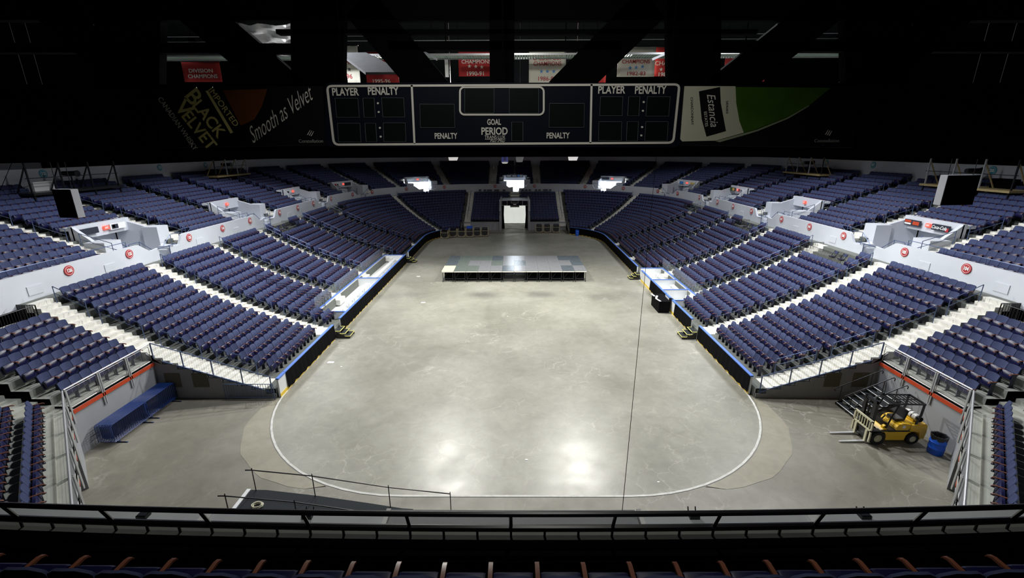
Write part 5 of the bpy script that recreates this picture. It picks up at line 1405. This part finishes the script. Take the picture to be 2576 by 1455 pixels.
# ------------------------------------------------------------------ roof truss standing over the fascia
tr = empty('roof_truss', (0, 15.2, 0), 0, 'black steel roof truss with diagonals over the scoreboard', 'truss'); TY = 15.2
def T(x, y): return on_y(x, y, TY)-tr.location
def member(name, x0, y0, x1, y1, wpx):
    a, b = T(x0, y0), T(x1, y1); w_ = wpx*(on_y(1298, 100, TY)-on_y(1288, 100, TY)).length/10
    mb = MB(); d = (b-a).normalized(); n = Vector((-d.z, 0, d.x))*w_/2
    q = [a-n, a+n, b+n, b-n]
    mb.hexa([(p.x, -.15, p.z) for p in q]+[(p.x, .15, p.z) for p in q]); mb.build(name, M['matte'], tr)
member('top_chord', -200, 8, 2776, 8, 80); member('bottom_chord', -200, 235, 2776, 235, 40)
for x, w_ in ((1263, 62), (803, 132), (1742, 132), (330, 160), (2200, 160)): member('vertical', x, -10, x, 240, w_)
for x0, x1 in ((1100, 905), (1410, 1640), (745, 475), (1800, 2090), (380, 120), (2140, 2420)): member('diagonal', x0, 240, x1, 10, 88)
member('middle_chord', 980, 117, 1560, 117, 20); member('middle_chord', -200, 122, 745, 124, 22); member('middle_chord', 1790, 118, 2776, 120, 24)
member('purlin', 700, 82, 1900, 82, 10)
# ------------------------------------------------------------------ catwalk and banners beyond the truss
def at(x, y, Y): return on_y(x, y, Y)
cw_ = empty('catwalk', (0, 29.5, 0), 0, 'green ribbed catwalk deck with bright edges behind the truss', 'catwalk')
a, b = at(700, 136, 29.5), at(2000, 136, 29.5); z = (a.z+b.z)/2
mb = MB(); n = int((b.x-a.x+16)/.16)
for i in range(n): x = a.x-8+.16*i; mb.hexa([(x, 0, z), (x+.11, 0, z), (x+.17, 1.3, z), (x+.06, 1.3, z), (x, 0, z+.06), (x+.11, 0, z+.06), (x+.17, 1.3, z+.06), (x+.06, 1.3, z+.06)])
mb.build('ribbed_deck', M['greenmetal'], cw_)
for y_ in (0, 1.3): mb = MB(); mb.bar((a.x-8, y_, z), (b.x+8, y_, z), .06, .10); mb.build('edge_beam', M['steel'], cw_)
for y_ in (0, 1.3): mb = MB(); mb.tube([(a.x-8, y_, z+1.0), (b.x+8, y_, z+1.0)], .025, 5); mb.build('guard_rail', M['steel'], cw_)
for i in range(14):
    x = a.x-8+(b.x-a.x+16)*i/13; mb = MB(); mb.bar((x, .65, z+.08), (x, .65, 23.98), .06, .06); mb.build('hanger', M['matte'], cw_)
for x0, x1 in ((1100, 1060), (1440, 1468), (1640, 1690)):
    p0, p1 = at(x0, 150, 28.6), at(x1, 128, 28.6)
    mb = MB(); mb.bar(p0-cw_.location, p1-cw_.location, .10, .12); mb.build('brace', M['grey'], cw_)
def star(mb, x, y, r, o, Y):
    c = on_y(x, y, Y); k = (on_y(x+10, y, Y)-c).length/10; pts = []
    for i in range(10):
        a = PI/2+i*PI/5; q = r*k*(1 if i % 2 == 0 else .42); pts.append((c.x-o.x+q*math.cos(a), c.z-o.z+q*math.sin(a)))
    mb.prism(pts, -.03, -.024, 'xz')
def banner(x0, x1, y0, y1, Y, cloth, label, texts=(), stars=(), ink='red', sink='signblue'):
    A_, B_ = on_y(x0, y0, Y), on_y(x1, y1, Y); o = Vector(((A_.x+B_.x)/2, Y, (A_.z+B_.z)/2))
    r = empty('championship_banner', o, 0, label, 'banner', 'banners hung under the roof')
    mb = MB(); n = 9; rows = []
    for i in range(n+1):
        x = (A_.x-o.x)*(1-2*i/n); rows.append([(x, .012*math.sin(i*1.3+k), (A_.z-o.z)*(1-2*k/6)) for k in range(7)])
    mb.grid(rows)
    for i, q in enumerate(rows): pass
    c = mb.build('cloth', M[cloth], r, smooth=True); md = c.modifiers.new('thick', 'SOLIDIFY'); md.thickness = .012
    mb = MB(); mb.tube([(A_.x-o.x-.05, 0, A_.z-o.z), (B_.x-o.x+.05, 0, A_.z-o.z)], .03, 6); mb.build('pole', M['black'], r)
    for s_ in (-1, 1): mb = MB(); mb.tube([((A_.x-o.x)*s_, 0, A_.z-o.z), ((A_.x-o.x)*s_, 0, 23.98-o.z)], .008, 4); mb.build('cord', M['matte'], r)
    for body, x, y, w_, h_ in texts: fit(r, body, x, y, w_, h_, M[ink], bold=.012, Y=Y, dy=-.03)
    mb = MB()
    for x, y, rr in stars: star(mb, x, y, rr, o, Y)
    if stars: mb.build('stars', M[sink], r)
banner(1331, 1422, 118, 214, 32, 'whitecloth', 'white banner with red lettering CALDER CUP CHAMPIONS 1986-87', (('CALDER CUP', 1377, 146, 74, 10), ('CHAMPIONS', 1377, 160, 70, 10), ('1986-87', 1377, 198, 46, 10)), ((1362, 180, 5), (1377, 180, 5), (1393, 180, 5)))
banner(1556, 1645, 118, 193, 33, 'whitecloth', 'white banner with red lettering and the dates 1982-83', (('CALDER CUP', 1600, 141, 74, 9), ('CHAMPIONS', 1600, 155, 70, 9), ('1982-83', 1601, 185, 46, 9)), ((1585, 171, 5), (1600, 170, 5), (1616, 168, 5)))
banner(1152, 1243, 118, 192, 32.5, 'redcloth', 'red banner with white lettering and the dates 1990-91', (('CHAMPIONS', 1198, 155, 74, 9), ('1990-91', 1196, 185, 42, 10)), ((1181, 167, 5), (1197, 168, 5), (1212, 169, 5)), 'letter', 'letter')
banner(866, 908, 115, 214, 31, 'whitecloth', 'narrow white banner ending in 96 at the edge of the truss bay', (('PIONS', 886, 157, 34, 9), ('96', 879, 192, 14, 11)), ((879, 175, 5),), 'red', 'signdark')
banner(916, 1005, 130, 214, 33.5, 'redcloth', 'red banner with the dates 1995-96 low above the scoreboard', (('1995-96', 960, 204, 44, 9),), (), 'letter')
banner(1466, 1523, 130, 214, 34, 'redcloth', 'plain red banner end behind the right-hand truss diagonal')
banner(1646, 1740, 118, 192, 33.6, 'redcloth', 'red banner with white CHAMPIONS lettering beside the 1982-83 banner', (('CHAMPIONS', 1690, 159, 84, 10), ('1983-84', 1680, 187, 46, 9)), ((1663, 175, 5), (1690, 175, 5)), 'letter', 'letter')
banner(1827, 1922, 130, 205, 32, 'redcloth', 'red banner with white DIVISION CHAMPIONS lettering', (('DIVISION', 1880, 146, 62, 9), ('CHAMPIONS', 1876, 160, 78, 11)), ((1857, 176, 5),), 'letter', 'letter')
banner(632, 708, 150, 200, 32, 'redcloth', 'red banner end with 99 behind the left-hand truss diagonal', (('98-99', 656, 164, 42, 10),), (), 'letter')
banner(455, 560, 155, 206, 31, 'redcloth', 'dim red banner above the whisky advertising panel', (('DIVISION', 505, 178, 60, 9), ('CHAMPIONS', 510, 192, 74, 9)), (), 'letter')
# second layer: narrow white vertical strip sign, slanted dark duct, light strips
mb = MB(); a, b = at(1118, 142, 31), at(1129, 194, 31); mb.box(a.x, 31, b.z, b.x, 31.04, a.z); o = mb.build('strip_sign', M['wht'], None); tag(o, 'narrow white vertical sign hanging between two truss members', 'sign')
d0, d1 = at(905, 132, 24), at(985, 186, 22)
mb = MB(); mb.hexa([(d0.x-1.0, 24, d0.z-.1), (d0.x+.3, 24, d0.z-.1), (d1.x+.7, 21.5, d1.z-.1), (d1.x-1.0, 21.5, d1.z-.1), (d0.x-1.0, 24, d0.z), (d0.x+.3, 24, d0.z), (d1.x+.7, 21.5, d1.z), (d1.x-1.0, 21.5, d1.z)])
o = mb.build('hanging_baffle', M['darkgrey'], None); tag(o, 'slanting grey panel hung under the roof above the 1995-96 banner', 'panel')
# crumpled plastic sheeting between the roof members
def sheet(x0, x1, y0, y1, Y, label):
    A_, B_ = at(x0, y0, Y), at(x1, y1, Y); o = (A_+B_)/2
    mb = MB(); rows = []; nx, nz = 26, 10
    for i in range(nx+1):
        rows.append([(A_.x+(B_.x-A_.x)*i/nx-o.x, .10*math.sin(i*1.1+k*.6)+.12*math.sin(i*.37+k*1.7)+.07*random.random()+1.2*(k/nz), A_.z+(B_.z-A_.z)*k/nz-o.z+.05*math.sin(i*.8)) for k in range(nz+1)])
    mb.grid(rows); ob = mb.build('plastic_sheet', M['plastic'], None, smooth=True, loc=o); tag(ob, label, 'sheet', 'plastic sheets under the roof')
sheet(520, 740, 62, 130, 27, 'crumpled pale plastic sheet hung under the roof in the left-hand truss bay')
sheet(150, 265, 66, 130, 27, 'crumpled pale plastic sheet hung in the far left truss bay')
# ------------------------------------------------------------------ hanging speakers beside the bowl
for x0, y0, x1, y1, Y, lab in ((128, 477, 200, 548, 18, 'black hanging loudspeaker with grey side over the barricade-side seats'), (2380, 441, 2450, 516, 18, 'black hanging loudspeaker over the forklift-side seats')):
    A_, B_ = on_y(x0, y0, Y), on_y(x1, y1, Y); o = (A_+B_)/2
    r = empty('loudspeaker', o, 0, lab, 'loudspeaker', 'hanging loudspeakers'); w_, h_ = abs(B_.x-A_.x), abs(A_.z-B_.z)
    R = Matrix.Rotation(-.12 if x0 < 1000 else .12, 3, 'Z')
    mb = MB(); mb.cbox((0, .15, 0), (w_, .3, h_), R); mb.build('cabinet', M['grey'], r)
    mb = MB(); mb.cbox(R @ Vector((0, -.01, 0)), (w_, .03, h_), R); mb.build('grille', M['drape'], r)
    for s_ in (-1, 1): mb = MB(); mb.tube([(s_*w_*.35, .15, h_/2), (s_*w_*.35, .15, 23.98-o.z)], .012, 5); mb.build('chain', M['black'], r)
# ------------------------------------------------------------------ camera and follow-spot platforms in the upper bowl
def platform(side, y0, y1, wood, label):
    sx = -1 if side == 0 else 1; d0, d1 = 22.0, 24.9; z = 10.15
    r = empty('spot_platform', (sx*(13+d0), y0, z), 0, label, 'platform', 'follow-spot platforms'); L = y1-y0
    mb = MB(); mb.box(0, 0, -.16, sx*(d1-d0), L, 0); mb.build('deck', M['timber' if wood else 'black'], r)
    for y in np.linspace(.2, L-.2, 4):
        mb = MB(); mb.bar((sx*.3, y, 0), (sx*.3, y, 2.2), .09, .09); mb.build('upright', M['steel' if wood and y > 1 else 'black'], r)
        mb = MB(); mb.bar((sx*1.4, y, 0), (sx*.3, y, 1.9), .07, .07); mb.build('brace', M['timber' if wood else 'black'], r)
        mb = MB(); mb.bar((sx*.2, y, -.1), (sx*.2, y, -1.1), .08, .08); mb.build('leg', M['black'], r)
    mb = MB(); mb.bar((sx*.3, 0, 1.05), (sx*.3, L, 1.05), .05, .05); mb.build('guard_rail', M['black'], r)
    sp = MB(); sp.lathe([(.0, -.6), (.18, -.6), (.2, .4), (.26, .6), (.24, .6)], 14, axis='X', c=(sx*1.1, L*.55, 1.2)); 
    o = sp.build('spotlight', M['black'], r, smooth=True)
    mb = MB(); mb.bar((sx*1.1, L*.55, 0), (sx*1.1, L*.55, 1.1), .08, .08); mb.build('stand', M['black'], o)
    mb = MB(); mb.box(sx*1.5, L*.2, 0, sx*2.2, L*.4, .7); mb.build('case', M['wht' if not wood else 'matte'], r)
platform(0, 33.5, 41.5, False, 'black scaffold platform with spotlight high above portal 125')
platform(1, 33.0, 40.5, True, 'timber spotlight platform with pale uprights high above portal 105')
platform(0, 55.0, 62.0, True, 'timber spotlight platform high above portal 121')
platform(1, 54.0, 61.5, True, 'timber spotlight platform with black case high above portal 109')
mb = MB(); c = Vector((-36.2, 28.0, 10.05)); mb.box(0, 0, 0, 1.0, 1.4, .28); o = mb.build('orange_case', M['orange'], None, loc=c); tag(o, 'orange case on the back row of the upper seats below sign 225', 'case')
mb = MB(); mb.box(0, 0, 0, 1.1, 1.7, .95); o = mb.build('camera_booth', M['matte'], None, loc=(-37.6, 26.8, 10.2)); tag(o, 'dark box standing behind the orange case at the back wall', 'box')
# hanging equipment just under the fascia over the end section
for x0, x1, y1, m, lab in ((1126, 1154, 404, 'wht', 'white projector-like box hanging below the fascia over the barricade-side end stairs'), (1430, 1457, 404, 'wht', 'white box hanging below the fascia over the forklift-side end stairs'), (1296, 1320, 408, 'darkgrey', 'dark flat box hanging below the middle of the fascia')):
    A_, B_ = on_y(x0, 388, 40), on_y(x1, y1, 40); mb = MB(); mb.hexa([(A_.x+.1, 40, B_.z), (B_.x-.2, 40, B_.z), (B_.x-.2, 40.6, B_.z), (A_.x+.1, 40.6, B_.z), (A_.x, 40, A_.z), (B_.x, 40, A_.z), (B_.x, 40.6, A_.z), (A_.x, 40.6, A_.z)])
    mb.tube([((A_.x+B_.x)/2, 40.3, A_.z), ((A_.x+B_.x)/2, 40.3, 24)], .015, 5)
    o = mb.build('hanging_box', M[m], None); tag(o, lab, 'hanging box', 'boxes hanging over the far seats')
p = on_y(1270, 408, 40); r = empty('hanging_lamp', p, 0, 'small white lamp hanging below the middle of the fascia', 'lamp')
mb = MB(); mb.lathe([(.02, .7), (.25, .6), (.28, .1), (.3, 0)], 14, cap=False); mb.build('hood', M['cushion'], r); mb = MB(); mb.lathe([(0, -.12), (.2, -.12), (.29, 0), (0, 0)], 14); mb.build('glass', M['wht'], r)
mb = MB(); mb.tube([(0, 0, .7), (0, 0, 24-p.z)], .015, 5); mb.build('cord', M['black'], r)
# long thin cables
mb = MB(); a, b = on_y(1651, 396, 14.6), on_z(1565, 1290, 7.5); mb.tube([tuple(a), tuple(b)], .006, 5); o = mb.build('black_cable', M['matte'], None); tag(o, 'thin black cable running from the fascia down to the balcony ledge', 'cable', 'thin cables')
mb = MB(); a, b = on_y(32, 405, 14.6), on_y(2, 475, 14.2); b = a+(b-a)*2.2; mb.tube([tuple(a), tuple(b)], .008, 5); o = mb.build('black_cable', M['matte'], None); tag(o, 'thin slanting cable below the far left end of the fascia', 'cable', 'thin cables')

# ------------------------------------------------------------------ balcony: slab, parapet, ledge, rails
xs = np.linspace(-9.5, 9.5, 39)
def cur(mb, prof): mb.grid([[(x, bal_y(x, y), z) for y, z in prof] for x in xs])
mb = MB(); cur(mb, [(1.2, 9.6), (2.6, 9.6), (2.6, 8.6), (3.2, 8.6), (3.2, 7.85), (4.62, 7.85), (4.62, 7.6), (1.2, 7.6), (1.2, 9.6)]); struct('floor_balcony', mb, M['matte'])
mb = MB(); cur(mb, [(4.70, 6.9), (4.70, 7.92), (4.915, 7.92), (4.915, 6.9), (4.70, 6.9)]); struct('wall_parapet', mb, M['matte'])  # matte black stands in for the shade inside the parapet
mb = MB(); cur(mb, [(4.92, 7.9), (4.92, 8.07), (5.16, 8.07), (5.16, 7.9), (4.92, 7.9)]); struct('trim_coping', mb, M['conc'])
mb = MB(); cur(mb, [(4.80, 7.0), (4.80, 7.42), (6.02, 7.42), (6.02, 7.0), (4.80, 7.0)]); struct('floor_ledge', mb, M['ledge'])
br = empty('balcony_rail', (0, 0, 0), 0, 'long black double rail along the balcony edge in the foreground', 'rail')
mb = MB(); mb.tube([(x, bal_y(x, 4.84), 8.58) for x in xs], .036, 8); mb.build('top_rail', M['black'], br, smooth=True)
mb = MB(); mb.tube([(x, bal_y(x, 4.97), 8.22) for x in xs], .046, 8); mb.build('lower_rail', M['black'], br, smooth=True)
for i in range(-6, 7):
    x = -.06+1.385*i; mb = MB(); mb.tube([(x, bal_y(x, 4.97), 8.22), (x, bal_y(x, 4.84), 8.58)], .024, 6); mb.build('post', M['black'], br)
for i in range(-19, 20):
    x = -.06+.4617*i; mb = MB(); mb.tube([(x, bal_y(x, 4.97), 8.22), (x, bal_y(x, 4.97), 8.07)], .018, 6); mb.build('bracket', M['black'], br)
mb = MB(); xx = np.linspace(-2.05, 1.95, 9)
mb.grid([[(x, bal_y(x, 5.0), 7.42), (x, bal_y(x, 5.0), 7.52), (x, bal_y(x, 6.04), 7.52), (x, bal_y(x, 6.04), 7.42)] for x in xx])
r = empty('raised_deck', (0, 0, 0), 0, 'raised grey panel lying on the middle of the balcony ledge', 'panel'); mb.build('board', M['grey'], r)
for x in (-2.1, 1.97): mb = MB(); mb.box(x, bal_y(x, 5.0), 7.42, x+.07, bal_y(x, 6.02), 7.56); mb.build('white_end', M['hdpe'], r)
for x, lab in ((-5.15, 'white plate across the balcony ledge near its left end'), (4.75, 'white plate across the balcony ledge near its right end')):
    mb = MB(); mb.box(0, 0, 0, .16, 1.1, .03); o = mb.build('ledge_plate', M['hdpe'], None, loc=(x, bal_y(x, 4.9), 7.42)); tag(o, lab, 'plate', 'plates on the ledge')
for i, px in enumerate((357, 772, 1747, 2178)):
    p = on_z(px, 1306, 7.42); r = empty('ledge_light', p, 0, 'small black light box on the balcony ledge, %s from the left' % OW[i], 'light box', 'light boxes on the ledge')
    mb = MB(); mb.box(-.08, -.02, 0, .08, .1, .06); mb.build('box', M['black'], r)
    mb = MB(); mb.box(-.07, -.005, .06, .07, .08, .068); mb.build('glass', M['signdark'], r)
    for s_ in (-.06, .06): mb = MB(); mb.bar((s_, .11, 0), (s_, .16, .1), .015, .015); mb.build('bracket', M['black'], r)
# ------------------------------------------------------------------ ceiling floodlights and the added fills
def flood_lamp(x, y, z, watts, cone, target, nth):
    r = empty('flood_lamp', (x, y, z), 0, 'black bell floodlight hung from the ceiling, %s of the arena and added lights' % OW[nth], 'lamp', 'ceiling floodlights')
    mb = MB(); mb.lathe([(.12, .75), (.2, .7), (.28, .35), (.62, .03), (.60, .03), (.26, .33), (.1, .5)], 18, cap=False); mb.build('housing', M['black'], r, smooth=True)
    mb = MB(); mb.tube([(0, 0, .72), (0, 0, 23.99-z)], .03); mb.build('stem', M['black'], r)
    ld_ = bpy.data.lights.new('flood_light', 'SPOT'); ld_.energy = watts; ld_.spot_size = math.radians(cone); ld_.spot_blend = .35
    ld_.shadow_soft_size = .5; ld_.color = (1.0, .985, .93) if abs(x) < 12 else (.93, .95, 1.0)
    lo_ = bpy.data.objects.new('flood_light', ld_); COL.objects.link(lo_); lo_.parent = r; lo_.location = (0, 0, .0)
    if target:
        lo_.rotation_euler = (Vector(target)-Vector((x, y, z))).to_track_quat('-Z', 'Y').to_euler(); ld_.spot_blend = 1.0 if abs(x) < 3 else .45
for i, L_ in enumerate(LAMPS): flood_lamp(*L_, i)
